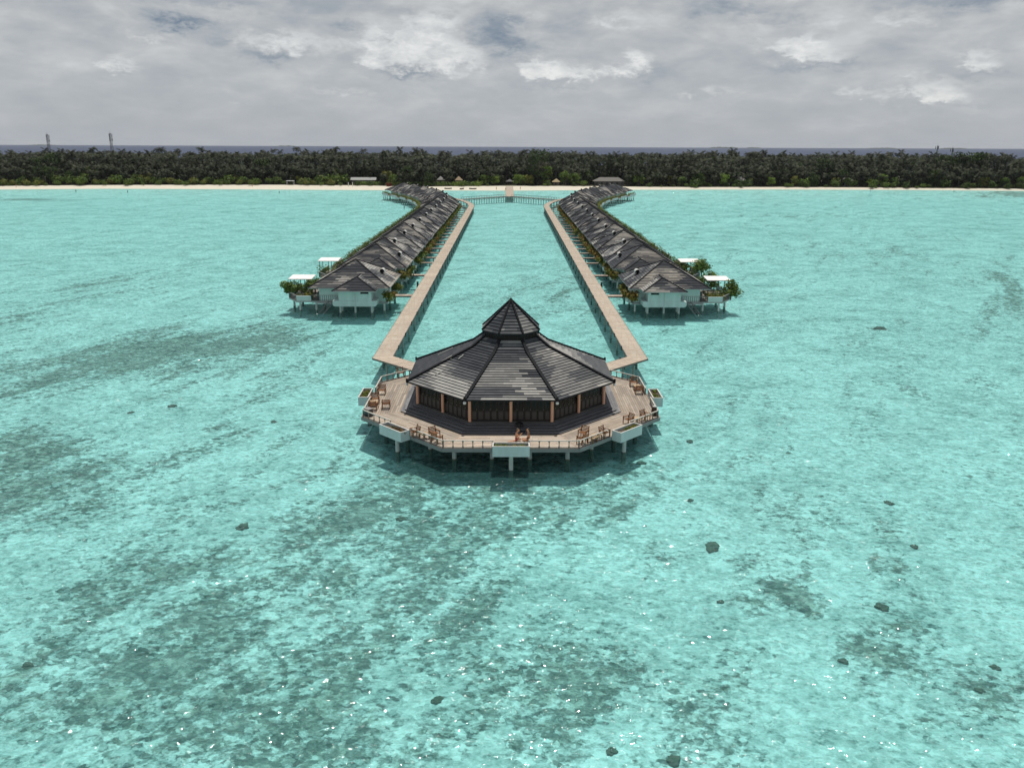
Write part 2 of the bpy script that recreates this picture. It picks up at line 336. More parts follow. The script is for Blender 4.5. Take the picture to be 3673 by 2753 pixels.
# ------------------------------------------------------------------ the setting: water, sea bed, island, ocean
SHORE = [(-620, 372), (-440, 370), (-275, 378), (-221, 390), (-158, 389), (-81, 385.5), (2, 385.3), (75, 399), (157, 407.5), (238, 407), (295, 402), (440, 398), (620, 398)]
VEG = [(-620, 392), (-440, 392), (-286, 396), (-230, 409), (-168, 417), (-136, 419), (-85, 414), (-51, 403), (-4, 416), (45, 417), (78, 410), (110, 409), (161, 414), (208, 412), (252, 408), (292, 405), (440, 401), (620, 401)]
def interp(T, x): return float(np.interp(x, [p[0] for p in T], [p[1] for p in T]))
GRASS_SHADE = [(-16, -38, 9, 2, -3, 7, .78), (-4, -33, 6, 0, -1, 7, .74), (-22, -27, 7, 5, -3, 4, .68), (4, -38, 6, 0, 0, 4, .55), (-9, -20, 9, 4, -2, 7, .70), (-38, -14, 7, 6, -5, 7, .80), (-43.3,28.5,13.17,13.43,-4.66,10.47,1.00), (-37.3,37.5,7.56,9.09,-2.46,6.76,0.60), (-75.8,70.7,4.30,20.18,-5.32,9.70,0.40), (-74.3,50.9,3.87,8.41,-3.68,6.03,0.35),
(-40.5,-8.5,2.95,4.21,-5.01,7.33,0.80), (-33.1,-18.1,4.06,2.44,-2.32,3.72,0.80), (-12.0,-25.4,5.43,4.47,-3.37,8.52,0.55), (-6.8,-18.8,7.02,3.31,-1.62,8.13,0.55),
(-10.0,-7.3,4.39,2.53,-0.87,4.12,0.35), (-18.3,-30.7,2.42,2.37,-1.59,2.67,0.70), (-4.0,-28.7,2.24,-0.41,-0.23,10.19,0.65), (-13.2,-39.7,6.11,1.44,-1.64,3.81,0.60),
(-20.5,-40.3,3.97,0.62,-1.45,2.46,0.60), (-11.5,-35.5,2.29,1.77,-1.84,3.64,0.60), (-10.4,-27.7,1.70,0.00,-0.59,2.98,0.75), (-2.5,-37.0,5.14,0.00,-0.30,5.55,0.30),
(16.2,-29.2,1.13,-0.92,0.50,0.96,0.95), (16.9,-31.1,0.65,-0.61,0.46,0.79,0.90), (13.4,-30.2,1.03,-0.19,0.29,0.88,0.70), (18.6,-34.6,0.65,-0.81,0.58,0.80,0.85),
(19.4,-35.8,0.82,-1.02,0.53,0.69,0.90), (23.4,-38.7,1.35,-0.81,1.76,2.26,0.80), (21.9,-33.0,1.05,-0.42,0.63,1.07,0.50), (15.2,-25.9,1.18,0.00,0.37,1.27,0.60),
(21.8,-7.2,2.39,0.01,0.70,2.32,0.45), (8.7,-24.2,1.37,0.00,0.30,1.85,0.50), (8.1,-36.6,1.02,-0.53,0.41,1.07,0.50), (8.2,-39.7,1.90,-0.28,0.31,1.11,0.45),
(7.1,-17.2,2.74,0.01,0.41,3.53,0.35), (24.1,-26.5,1.22,-0.96,0.67,1.09,0.45), (22.7,-20.1,1.49,-0.35,0.46,1.06,0.35), (10.1,-13.0,1.28,0.01,0.17,1.07,0.45),
(85.7,64.5,4.82,0.07,14.10,23.65,0.50), (89.1,122.9,15.81,-6.47,10.50,23.43,0.30), (100.9,94.9,7.11,-2.57,9.09,15.47,0.40), (7.6,74.4,10.39,3.06,0.64,15.40,0.50),
(-8.0,65.2,7.15,0.11,-0.46,8.46,0.30), (-3,-11.5,13,0.05,-0.29,5.2,0.75), (-223.3,312.9,12.49,0.66,-5.28,9.28,0.80), (-200.9,310.9,4.16,0.22,-3.15,6.12,0.60),  # second ellipse here: deck shade painted in front of the pavilion
(277.6,383.2,11.92,-4.05,10.65,18.08,1.00), (251.4,363.0,8.28,-2.59,6.77,11.88,0.70), (-51.9,315.4,8.61,0.44,-0.82,6.28,0.60), (-15.7,-8.4,2.20,0.62,-0.52,2.02,0.30),
(-26.9,-0.6,2.33,0.77,-1.17,3.12,0.35), (53.6,42.3,1.19,-0.64,0.55,1.19,0.90), (-92.5,131.4,11.48,5.78,-3.17,7.15,0.20), (-23.3,133.1,11.64,0.29,-0.60,5.46,0.15),
(114.2,239.5,26.82,1.06,3.69,10.28,0.20), (-27.7,-22.3,1.25,0.00,-0.63,1.31,0.40), (26.4,8.1,12.72,-4.41,2.07,6.20,0.12), (-27.9,9.3,2.62,0.97,-0.54,1.58,0.25),
(5.4,-2.8,2.53,0.01,0.17,2.37,0.30), (38.0,-2.6,4.34,-1.38,1.58,2.97,0.15), (-19.4,18.1,4.12,3.48,-0.71,2.82,0.25), (9.9,-33.8,2.88,-0.50,0.71,2.52,0.15)]
def grid_mesh(name, xs, ys, zf, mat, gf):
    xs = np.asarray(xs, float); ys = np.asarray(ys, float)
    Xg, Yg = np.meshgrid(xs, ys); Zg = zf(Xg, Yg); nx, ny = len(xs), len(ys)
    me = bpy.data.meshes.new(name)
    me.vertices.add(nx*ny); me.vertices.foreach_set('co', np.stack([Xg, Yg, Zg], -1).ravel())
    i = np.arange((nx-1)*(ny-1)); r = i//(nx-1); c = i % (nx-1); a = r*nx + c
    F = np.stack([a, a+1, a+nx+1, a+nx], -1).ravel()
    me.loops.add(len(F)); me.loops.foreach_set('vertex_index', F)
    me.polygons.add(len(i)); me.polygons.foreach_set('loop_start', np.arange(0, len(F), 4))
    me.update(calc_edges=True)
    me.polygons.foreach_set('use_smooth', np.ones(len(i), bool))
    if gf is not None:
        at = me.attributes.new('grass', 'FLOAT', 'POINT'); at.data.foreach_set('value', gf(Xg, Yg).ravel())
    me.materials.append(mat); return link(name, me)
def shore_np(X): return np.interp(X, [p[0] for p in SHORE], [p[1] for p in SHORE])
def veg_np(X): return np.interp(X, [p[0] for p in VEG], [p[1] for p in VEG])
def grass_shade_np(X, Y):
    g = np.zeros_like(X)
    for cx, cy, ax, ay, bx, by, w in GRASS_SHADE:
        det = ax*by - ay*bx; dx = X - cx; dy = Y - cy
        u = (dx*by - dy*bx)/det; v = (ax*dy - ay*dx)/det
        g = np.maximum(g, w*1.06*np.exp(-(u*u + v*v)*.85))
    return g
def bed_z(X, Y):
    d = shore_np(X) - Y
    return np.where(d > 45, -1.0, -1.0 + .95*np.clip((45 - d)/45, 0, 1)**1.2)
xs = np.concatenate([np.linspace(-700, -100, 61)[:-1], np.linspace(-100, 100, 251), np.linspace(100, 700, 61)[1:]])
ys = np.concatenate([np.linspace(-110, -50, 31)[:-1], np.linspace(-50, 45, 136), np.linspace(45, 425, 180)[1:]])
struct(grid_mesh('seabed', xs, ys, bed_z, mat_bed(), grass_shade_np), 'pale sand sea bed with dark seagrass patches under the lagoon', 'sea bed')
wm = MB(); wm.quad((-700, -110, 0), (700, -110, 0), (700, 425, 0), (-700, 425, 0), (1, 1, 1))
struct(wm.build('water', mat_water()), 'clear turquoise lagoon water around the pavilion', 'water')
def isl_z(X, Y):
    d = Y - shore_np(X); w = veg_np(X) - shore_np(X)
    back = np.clip((640 - Y)/30, 0, 1)
    return np.where(d < 0, d*.045 + .03, .03 + .95*np.clip(d/np.maximum(w, 4), 0, 1)**.8)*back - 1.5*(1 - back)
xi = np.linspace(-900, 900, 361); yi = np.concatenate([np.linspace(350, 440, 91), np.linspace(446, 660, 37)])
struct(grid_mesh('island', xi, yi, isl_z, mat_ground(), lambda X, Y: np.clip((Y - veg_np(X) + 3)/9, 0, 1)), 'low island with a strip of pale sand beach', 'island')
om = MB(); om.quad((-9000, 620, -.02), (9000, 620, -.02), (9000, 8800, -.02), (-9000, 8800, -.02), (1, 1, 1))
struct(om.build('ocean', mat_ocean()), 'dark blue open sea beyond the palm island', 'sea')

# ------------------------------------------------------------------ tiled roofs
SL_D, SL_M, SL_L, SL_T = (.030, .034, .042), (.10, .104, .11), (.36, .35, .325), (.31, .25, .18)
def shade(t, warm=0.0):
    c = mixc(SL_D, SL_M, min(1, t*2)) if t < .5 else mixc(SL_M, SL_L, min(1, t*2 - 1))
    return mixc(c, SL_T, warm*min(1, max(0, t*1.6 - .35)))
def tiles(mb, bl, br, tr, tl, course, tw, colf, rise=.07, seed=0.0, riser=True):
    """one roof slope laid in lapped courses; each long tile is a face of its own colour"""
    bl, br, tr, tl = V(bl), V(br), V(tr), V(tl)
    e0 = (br - bl).normalized(); nrm = e0.cross(((tl + tr)/2 - (bl + br)/2)).normalized()
    if nrm.z < 0: nrm = -nrm
    L = ((tl + tr)/2 - (bl + br)/2).length; n = max(1, round(L/course))
    for i in range(n):
        t0 = i/n; t1 = (i + 1)/n
        a, b = lerp(bl, tl, t0), lerp(br, tr, t0); d, c = lerp(bl, tl, t1), lerp(br, tr, t1)
        w = (b - a).length; u0 = (a - bl).dot(e0)
        off = (i*.41 + seed*.7) % 1*tw
        cuts = [0.0]; k = math.floor((u0 - off)/tw) + 1
        while off + k*tw < u0 + w - .15:
            s = (off + k*tw - u0)/w
            if s > .02: cuts.append(s)
            k += 1
        cuts.append(1.0); up = nrm*rise
        for s0, s1 in zip(cuts[:-1], cuts[1:]):
            p0, p1, q1, q0 = lerp(a, b, s0), lerp(a, b, s1), lerp(d, c, s1), lerp(d, c, s0)
            um = u0 + w*(s0 + s1)/2; key = math.floor((um - off)/tw)
            col = colf(key*tw + off, i*course, key*7.3 + i*3.1 + seed*11)
            if (q1 - q0).length < .01: mb.add([p0 + up, p1 + up, q0], [(0, 1, 2)], col)
            else: mb.add([p0 + up, p1 + up, q1, q0], [(0, 1, 2, 3)], col)
        if riser: mb.add([a, b, b + up, a + up], [(0, 1, 2, 3)], (.018, .019, .021))
def tilecol(bias, amp, fu, fv, seed, warm=0.0, jt=.22):
    def f(u, v, key):
        n = 1.5*noise.noise(V((u*fu + seed*3.7, v*fv + seed*1.9, seed))) + .8*noise.noise(V((u*fu*2.7, v*fv*2.3 + seed, seed + 5)))
        h = math.sin(key*12.9898 + seed*78.233)*43758.5453; h -= math.floor(h)
        t = bias + amp*n*1.5 + (h - .5)*jt
        t = .12 if t < .28 else (.42 if t < .5 else (.68 if t < .72 else .95))       # the tiles come in a few batches
        t += (h*7.1 % 1 - .5)*.14
        wn = warm*(.5 + noise.noise(V((u*fu*.6 + 9, v*fv*.5, seed + 9))))
        return shade(max(0, min(1, t)), max(0, min(1, wn)))
    return f
def caps(mb, pts, w=.24, h=.16, col=(.014, .015, .017)):
    for p, q in pts: mb.beam(V(p) + V((0, 0, .05)), V(q) + V((0, 0, .05)), w, h, col)

# ------------------------------------------------------------------ the pavilion
def oct(k, r, z=0.0):
    t = R(-112.5 + 45*k); return V((r*math.cos(t), r*math.sin(t), z))
DZ, FZ = 1.70, 2.30
WOOD = [(.35, .285, .22), (.39, .325, .255), (.31, .255, .205), (.42, .35, .28), (.29, .245, .205), (.36, .31, .255)]
def plank_field(mb, bl, br, tr, tl, w, length, rn, cols=WOOD, gap=.018):
    bl, br, tr, tl = V(bl), V(br), V(tr), V(tl)
    L = ((tl + tr)/2 - (bl + br)/2).length; n = max(1, round(L/w)); g = gap/L
    for i in range(n):
        t0, t1 = i/n + g/2, (i + 1)/n - g/2
        a, b, c, d = lerp(bl, tl, t0), lerp(br, tr, t0), lerp(br, tr, t1), lerp(bl, tl, t1)
        W = (b - a).length; s = 0.0
        x = rn.uniform(.4, 1)*length
        while s < 1:
            s1 = min(1, s + x/W) if W > 0 else 1
            if 1 - s1 < .6/W: s1 = 1
            e = .006/W
            mb.quad(lerp(a, b, s + e), lerp(a, b, s1 - e), lerp(d, c, s1 - e), lerp(d, c, s + e), jit(rn.choice(cols), .10))
            s = s1; x = length*rn.uniform(.75, 1.2)
pav = thing('pavilion', 'large octagonal pavilion with a two tiered dark tiled roof and wooden deck', 'pavilion')
rn = random.Random(3)
def front_tiles(u, v, key):               # the batches of replacement tiles on the front slope
    h = math.sin(key*12.9898)*43758.5453; h -= math.floor(h); j = h*.5
    if v < .3: t = .95 if 1.2 < u < 4.2 or 5.2 < u < 6.4 else .42
    elif v < .62: t = .68 if u > 2.0 - j else .42
    elif v < 1.6: t = .95 if 3.9 + v*.1 - j < u < 5.5 - v*.25 + j else (.42 if u < 4.3 else (.68 if h > .5 else .42))
    elif v < 2.9: t = .95 if 3.1 < u < 4.6 else .70
    elif v < 3.9: t = .12 if u > 4.1 + (v - 2.9)*.5 else (.72 if h > .25 else .9)
    elif v < 4.6: t = .70
    elif v < 5.3: t = .70 if u > 4.2 else .25
    else: t = .30 if h > .3 else .2
    return shade(max(0, min(1, t + (h - .5)*.13)))
mb = MB()
PROF = [(9.81, 4.40), (3.75, 6.93), (2.55, 7.80)]
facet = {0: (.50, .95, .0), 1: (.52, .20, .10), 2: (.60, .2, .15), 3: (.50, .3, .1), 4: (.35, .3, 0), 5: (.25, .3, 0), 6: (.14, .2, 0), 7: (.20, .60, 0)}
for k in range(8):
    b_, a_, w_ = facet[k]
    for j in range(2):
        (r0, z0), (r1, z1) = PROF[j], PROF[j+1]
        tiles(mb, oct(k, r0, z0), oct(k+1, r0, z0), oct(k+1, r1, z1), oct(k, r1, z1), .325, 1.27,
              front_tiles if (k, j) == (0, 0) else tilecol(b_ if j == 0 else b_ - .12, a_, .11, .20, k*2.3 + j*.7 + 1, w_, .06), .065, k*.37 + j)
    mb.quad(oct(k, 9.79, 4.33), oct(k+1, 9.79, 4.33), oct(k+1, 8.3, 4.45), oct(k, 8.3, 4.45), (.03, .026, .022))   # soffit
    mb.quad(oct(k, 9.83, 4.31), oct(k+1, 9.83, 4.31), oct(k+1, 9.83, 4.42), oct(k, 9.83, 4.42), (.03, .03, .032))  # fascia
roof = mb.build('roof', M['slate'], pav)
mb = MB()
for k in range(8):
    caps(mb, [(oct(k, 9.86, 4.42), oct(k, 3.75, 6.97)), (oct(k, 3.75, 6.97), oct(k, 2.55, 7.84))], .26, .17)
    mb.box(oct(k, 9.86, 4.52), (.16, .16, .34), (.02, .02, .022))
mb.build('ridge_cap', M['slate'], roof)
for p, a, ln in (((-5.7, -1.9, 5.96), .5, 1.0), ((-5.5, -2.2, 5.9), -.8, .7), ((-4.4, -2.6, 6.25), .8, .6), ((-6.1, 1.4, 5.9), .1, 1.4), ((-6.3, -4.1, 5.33), .2, .6)):
    d = V((math.cos(a), math.sin(a), 0))*ln/2; r_ = V(p)
    q0, q1 = r_ - d, r_ + d
    def zroof(q):
        best = 9
        for k in range(8):
            t = R(-90 + 45*k); ap = q.x*math.cos(t) + q.y*math.sin(t)
            best = min(best, 4.40 + (9.81*.9239 - ap)/(.9239*(9.81 - 3.75))*2.53)
        return best + .12
    q0.z = zroof(q0); q1.z = zroof(q1)
    mb = MB(); mb.beam(q0, q1, .08, .05, (.42, .41, .37)); mb.build('repair_strip', M['wood'], roof)
mb = MB()
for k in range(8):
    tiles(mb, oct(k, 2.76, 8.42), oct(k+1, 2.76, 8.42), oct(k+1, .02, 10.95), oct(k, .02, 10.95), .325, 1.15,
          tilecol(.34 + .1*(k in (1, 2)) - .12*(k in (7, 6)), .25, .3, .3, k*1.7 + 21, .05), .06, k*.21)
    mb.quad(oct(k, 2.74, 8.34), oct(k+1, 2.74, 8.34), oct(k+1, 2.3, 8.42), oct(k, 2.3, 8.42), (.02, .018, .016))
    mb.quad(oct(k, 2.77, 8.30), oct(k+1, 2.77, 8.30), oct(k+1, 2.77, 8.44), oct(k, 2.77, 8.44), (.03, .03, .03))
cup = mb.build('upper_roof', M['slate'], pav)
mb = MB()
for k in range(8): caps(mb, [(oct(k, 2.80, 8.44), oct(k, .05, 10.98))], .15, .11)
mb.lathe((0, 0, 10.9), [(.16, 0), (.13, .16), (.02, .3)], (.03, .03, .03), 8)
mb.build('ridge_cap', M['slate'], cup)
mb = MB()
for k in range(8):
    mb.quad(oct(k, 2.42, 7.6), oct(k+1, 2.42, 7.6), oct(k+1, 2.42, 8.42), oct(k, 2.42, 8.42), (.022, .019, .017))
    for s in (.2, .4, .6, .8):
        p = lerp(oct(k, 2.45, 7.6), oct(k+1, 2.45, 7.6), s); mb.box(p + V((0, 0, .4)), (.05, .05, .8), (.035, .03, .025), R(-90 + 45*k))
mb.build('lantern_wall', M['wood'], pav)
mb = MB(); mb.prism([oct(k, 9.0) for k in range(8)], DZ - .1, FZ, (.10, .095, .09), (.12, .115, .11)); mb.build('floor', M['wood'], pav)
mb = MB()
NST = 4
for i in range(NST):                                                        # dark weathered steps all round
    z1 = FZ - .02 - (i + 1)*(FZ - DZ)/(NST + 1); r1 = 9.0 + (i + 1)*.38; r0 = r1 - .38
    for k in range(8):
        c1 = (.20, .20, .206)
        plank_field(mb, oct(k, r1, z1), oct(k+1, r1, z1), oct(k+1, r0, z1), oct(k, r0, z1), .175, 2.4, rn, [c1, (.17, .17, .177), (.23, .228, .228)], .012)
        mb.quad(oct(k, r1, z1 - .15), oct(k+1, r1, z1 - .15), oct(k+1, r1, z1 - .01), oct(k, r1, z1 - .01), (.08, .08, .084))
mb.build('steps', M['wood'], pav)
mb = MB()                                                                   # peach columns at corners and mid sides
mb.tube((0, 0, FZ), (0, 0, 4.6), .13, .13, (.80, .44, .29), 12)
colm = mb.mesh('column'); colm.materials.append(M['paint'])
for k in range(8):
    for p in (oct(k, 8.92), (oct(k, 8.92) + oct(k+1, 8.92))/2):
        o = link('column', colm, pav); o.location = p
mb = MB()                                                                   # glazed folding door leaf
DW, DH = .545, 2.05
DB = (.020, .015, .012)
for x in (-DW/2 + .045, DW/2 - .045): mb.box((x, 0, DH/2), (.075, .06, DH), DB)
for z, h in ((.06, .12), (.86, .14), (DH - .06, .12)): mb.box((0, 0, z), (DW - .16, .055, h), DB)
mb.box((0, -.005, .46), (DW - .17, .03, .68), (.065, .055, .05))
mb.box((DW/2 - .05, -.05, 1.0), (.03, .04, .05), (.5, .45, .35))
dm = mb.mesh('door'); dm.materials.append(M['teak'])
mb = MB(); mb.box((0, 0, 1.43), (DW - .17, .02, 1.0), (0, 0, 0)); gm_ = mb.mesh('pane'); gm_.materials.append(M['glass'])
mbw = MB()
for k in range(8):
    t = R(-90 + 45*k); a, b = oct(k, 8.72, FZ), oct(k+1, 8.72, FZ)
    if k in (0, 1, 2, 6, 7):
        for half in range(2):
            for j in range(6):
                s = (half*6 + j + .5)/12; p = lerp(a, b, s)
                o = link('door', dm, pav); o.location = p; o.rotation_euler = (0, 0, t + math.pi/2)
                g = link('pane', gm_, o)
        mbw.beam(lerp(a, b, .5) + V((0, 0, 2.16)), lerp(a, b, .5) + V((0, 0, 2.16)) + (b - a).normalized()*.01, .01, .01, DB)
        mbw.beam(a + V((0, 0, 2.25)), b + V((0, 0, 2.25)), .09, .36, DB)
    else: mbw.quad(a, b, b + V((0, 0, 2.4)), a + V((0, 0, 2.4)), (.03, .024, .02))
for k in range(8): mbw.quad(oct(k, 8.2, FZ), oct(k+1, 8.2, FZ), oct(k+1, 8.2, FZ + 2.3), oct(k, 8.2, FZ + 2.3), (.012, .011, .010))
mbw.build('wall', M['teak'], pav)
mb = MB(); mb.lathe((0, 0, -.12), [(.02, 0), (.11, .03), (.14, .12), (.10, .22), (.03, .25)], (.75, .73, .68), 10); mb.tube((0, 0, .1), (0, 0, .3), .03, .03, (.1, .1, .1), 6)
lm_ = mb.mesh('lamp'); lm_.materials.append(M['paint'])
for k in range(8):
    o = link('lamp', lm_, pav); o.location = oct(k, 9.86, 4.18)
# deck
mb = MB()
for k in range(8):
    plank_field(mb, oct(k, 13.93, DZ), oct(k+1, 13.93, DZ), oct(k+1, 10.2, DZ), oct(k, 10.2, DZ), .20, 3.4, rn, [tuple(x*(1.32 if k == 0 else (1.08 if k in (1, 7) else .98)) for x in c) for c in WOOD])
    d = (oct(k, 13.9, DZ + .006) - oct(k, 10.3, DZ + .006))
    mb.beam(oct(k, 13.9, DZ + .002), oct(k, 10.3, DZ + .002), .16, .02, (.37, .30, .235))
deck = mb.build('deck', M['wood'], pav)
mb = MB()
mb.prism([oct(k, 13.9) for k in range(8)], DZ - .16, DZ - .02, (.04, .035, .03))
for k in range(8):
    mb.beam(oct(k, 14.0, DZ - .14), oct(k+1, 14.0, DZ - .14), .08, .30, (.26, .255, .25))
    for j in range(1, 9):
        r = 14*.92*j/9
        mb.beam(oct(k, r*1.02, DZ - .28), oct(k+1, r*1.02, DZ - .28), .14, .22, (.05, .048, .045))
mb.build('deck_frame', M['wood'], pav)
mb = MB(); mb.tube((0, 0, -2.1), (0, 0, DZ - .2), .19, .17, (.55, .56, .54), 12); mb.tube((0, 0, -2.1), (0, 0, .12), .205, .2, (.12, .13, .10), 12)
pile = mb.mesh('pile'); pile.materials.append(M['conc'])
for k in range(8):
    for s in (0, .333, .667):
        p = lerp(oct(k, 11.9), oct(k+1, 11.9), s); o = link('pile', pile, pav); o.location = p
    for s in (.25, .75):
        for rr in (8.4, 4.2):
            p = lerp(oct(k, rr), oct(k+1, rr), s); o = link('pile', pile, pav); o.location = p
def railing(a, b, n, parent):
    mb = MB(); a, b = V(a), V(b); C_ = (.30, .265, .225); top = (.48, .45, .40)
    for i in range(n + 1):
        p = lerp(a, b, i/n); thick = i in (0, n)
        mb.lathe(p, [(.075, 0), (.075, .10), (.035, .18), (.035, .40), (.07, .50), (.07, .56)] if not thick else [(.06, 0), (.06, .57)], C_, 8)
    d = (b - a).normalized()*.05
    mb.beam(a - d + V((0, 0, .60)), b + d + V((0, 0, .60)), .12, .055, top)
    mb.beam(a + V((0, 0, .045)), b + V((0, 0, .045)), .09, .05, (.33, .30, .26))
    return mb.build('railing', M['wood'], parent)
for k in (0, 1, 2, 6, 7):
    a, b = oct(k, 13.82, DZ), oct(k+1, 13.82, DZ)
    railing(a, lerp(a, b, .365), 5, pav); railing(lerp(a, b, .635), b, 5, pav)
railing(oct(3, 13.82, DZ), lerp(oct(3, 13.82, DZ), oct(4, 13.82, DZ), .33), 5, pav)
railing(lerp(oct(5, 13.82, DZ), oct(6, 13.82, DZ), .67), oct(6, 13.82, DZ), 5, pav)
railing(oct(4, 13.82, DZ), oct(5, 13.82, DZ), 10, pav)
reg(pav)

# ------------------------------------------------------------------ foliage generators
def leaf_blob(mb, lobes, n, size, cols, rn, flat=.0, zmin=None):
    """many leaf-sized faces spread through the volume of a set of lobes (centre, radii)"""
    vol = [r[0]*r[1]*r[2] for c, r in lobes]; tot = sum(vol)
    for (c, r), w in zip(lobes, vol):
        base = rn.choice(cols)
        for _ in range(max(6, int(n*w/tot))):
            d = V((rn.gauss(0, 1), rn.gauss(0, 1), rn.gauss(0, 1)))
            if d.length < 1e-3: continue
            d.normalize(); k = rn.uniform(.45, 1.08)
            p = V((c[0] + d.x*r[0]*k, c[1] + d.y*r[1]*k, c[2] + d.z*r[2]*k))
            if zmin is not None and p.z < zmin: continue
            nrm = (d + V((rn.uniform(-.8, .8), rn.uniform(-.8, .8), rn.uniform(-.2, 1.0)))).normalized()
            a = nrm.orthogonal().normalized(); a.rotate(Matrix.Rotation(rn.uniform(0, 6.28), 3, nrm)); b = nrm.cross(a)
            s = size*rn.uniform(.6, 1.35)
            mb.add([p - a*s*.55, p - b*s*.32, p + a*s*.6, p + b*s*.32], [(0, 1, 2, 3)], jit(mixc(base, rn.choice(cols), .4), .25))
def rlobes(rn, n, rad, zc, zs, r):
    L = []
    for _ in range(n):
        t = rn.uniform(0, 6.28); q = rad*math.sqrt(rn.random())
        rr = r*rn.uniform(.65, 1.25)
        L.append(((q*math.cos(t), q*math.sin(t), zc + rn.uniform(-zs, zs)), (rr, rr, rr*rn.uniform(.65, .9))))
    return L
GREEN = [(.10, .16, .03), (.13, .19, .038), (.07, .115, .025), (.16, .22, .045)]
DKGREEN = [(.042, .068, .018), (.058, .088, .022), (.030, .050, .015)]
OLIVE = [(.19, .20, .04), (.15, .175, .035), (.23, .21, .045), (.11, .145, .03)]
RUST = [(.24, .14, .035), (.20, .15, .035), (.16, .16, .035), (.28, .17, .045)]
LIME = [(.19, .28, .045), (.23, .31, .055), (.15, .23, .04)]
def bush_mesh(name, seed, cols, rad=.75, h=.9, n=260, size=.22, lobes=6):
    rn = random.Random(seed); mb = MB()
    leaf_blob(mb, rlobes(rn, lobes, rad*.62, h*.55, h*.22, rad*.6), n, size, cols, rn, zmin=.02)
    for _ in range(4):
        t = rn.uniform(0, 6.28); mb.tube((0, 0, 0), (math.cos(t)*rad*.4, math.sin(t)*rad*.4, h*.6), .03, .015, (.06, .045, .03), 5)
    me = mb.mesh(name); me.materials.append(M['leaf']); return me
def trunk_mesh(h, r, seed, name='trunk'):
    rn = random.Random(seed); mb = MB(); C_ = (.10, .08, .06)
    mb.tube((0, 0, -.3), (0, 0, h*.55), r, r*.7, C_, 7)
    for i in range(5):
        t = i*1.256 + rn.uniform(-.3, .3); q = h*rn.uniform(.25, .4)
        mb.tube((0, 0, h*rn.uniform(.35, .55)), (math.cos(t)*q, math.sin(t)*q, h*rn.uniform(.75, .95)), r*.5, r*.2, C_, 6)
    me = mb.mesh(name); me.materials.append(M['bark']); return me
def tree_proto(name, label, cat, seed, h, rad, cols, n, size, lobes=11):
    rn = random.Random(seed); mb = MB()
    leaf_blob(mb, rlobes(rn, lobes, rad*.62, h*.56, h*.28, rad*.5), n, size, cols, rn, zmin=h*.06)
    me = mb.mesh('crown'); me.materials.append(M['leaf'])
    t = thing(name, label, cat); link('trunk', trunk_mesh(h*.8, .035*h, seed), t); link('crown', me, t); return reg(t)
bush = {c: [bush_mesh('bush', 40 + i + j*7, P) for i in range(3)] for j, (c, P) in enumerate((('olive', OLIVE), ('rust', RUST), ('green', GREEN)))}
def place_bush(kind, i, loc, sc, label, group, rz=None, name='bush'):
    o = link(name, bush[kind][i % 3]); o.location = loc; o.rotation_euler = (0, 0, rnd.uniform(0, 6.28) if rz is None else rz)
    o.scale = sc if isinstance(sc, tuple) else (sc,)*3
    return tag(o, label, 'bush', group)
def hedge(name, label, size, loc, rz, cols, n, seed, leaf=.2, cat='hedge', group=None):
    rn = random.Random(seed); mb = MB(); L = []
    k = max(2, int(size[0]/size[1]*1.6))
    for i in range(k):
        x = (i + .5)/k*size[0] - size[0]/2
        L.append(((x, rn.uniform(-.15, .15)*size[1], size[2]*rn.uniform(.4, .55)), (size[0]/k*.75, size[1]*.5*rn.uniform(.85, 1.15), size[2]*.52*rn.uniform(.8, 1.1))))
    leaf_blob(mb, L, n, leaf, cols, rn, zmin=0.0)
    o = mb.build(name, M['leaf']); o.location = loc; o.rotation_euler = (0, 0, rz); return tag(o, label, cat, group)

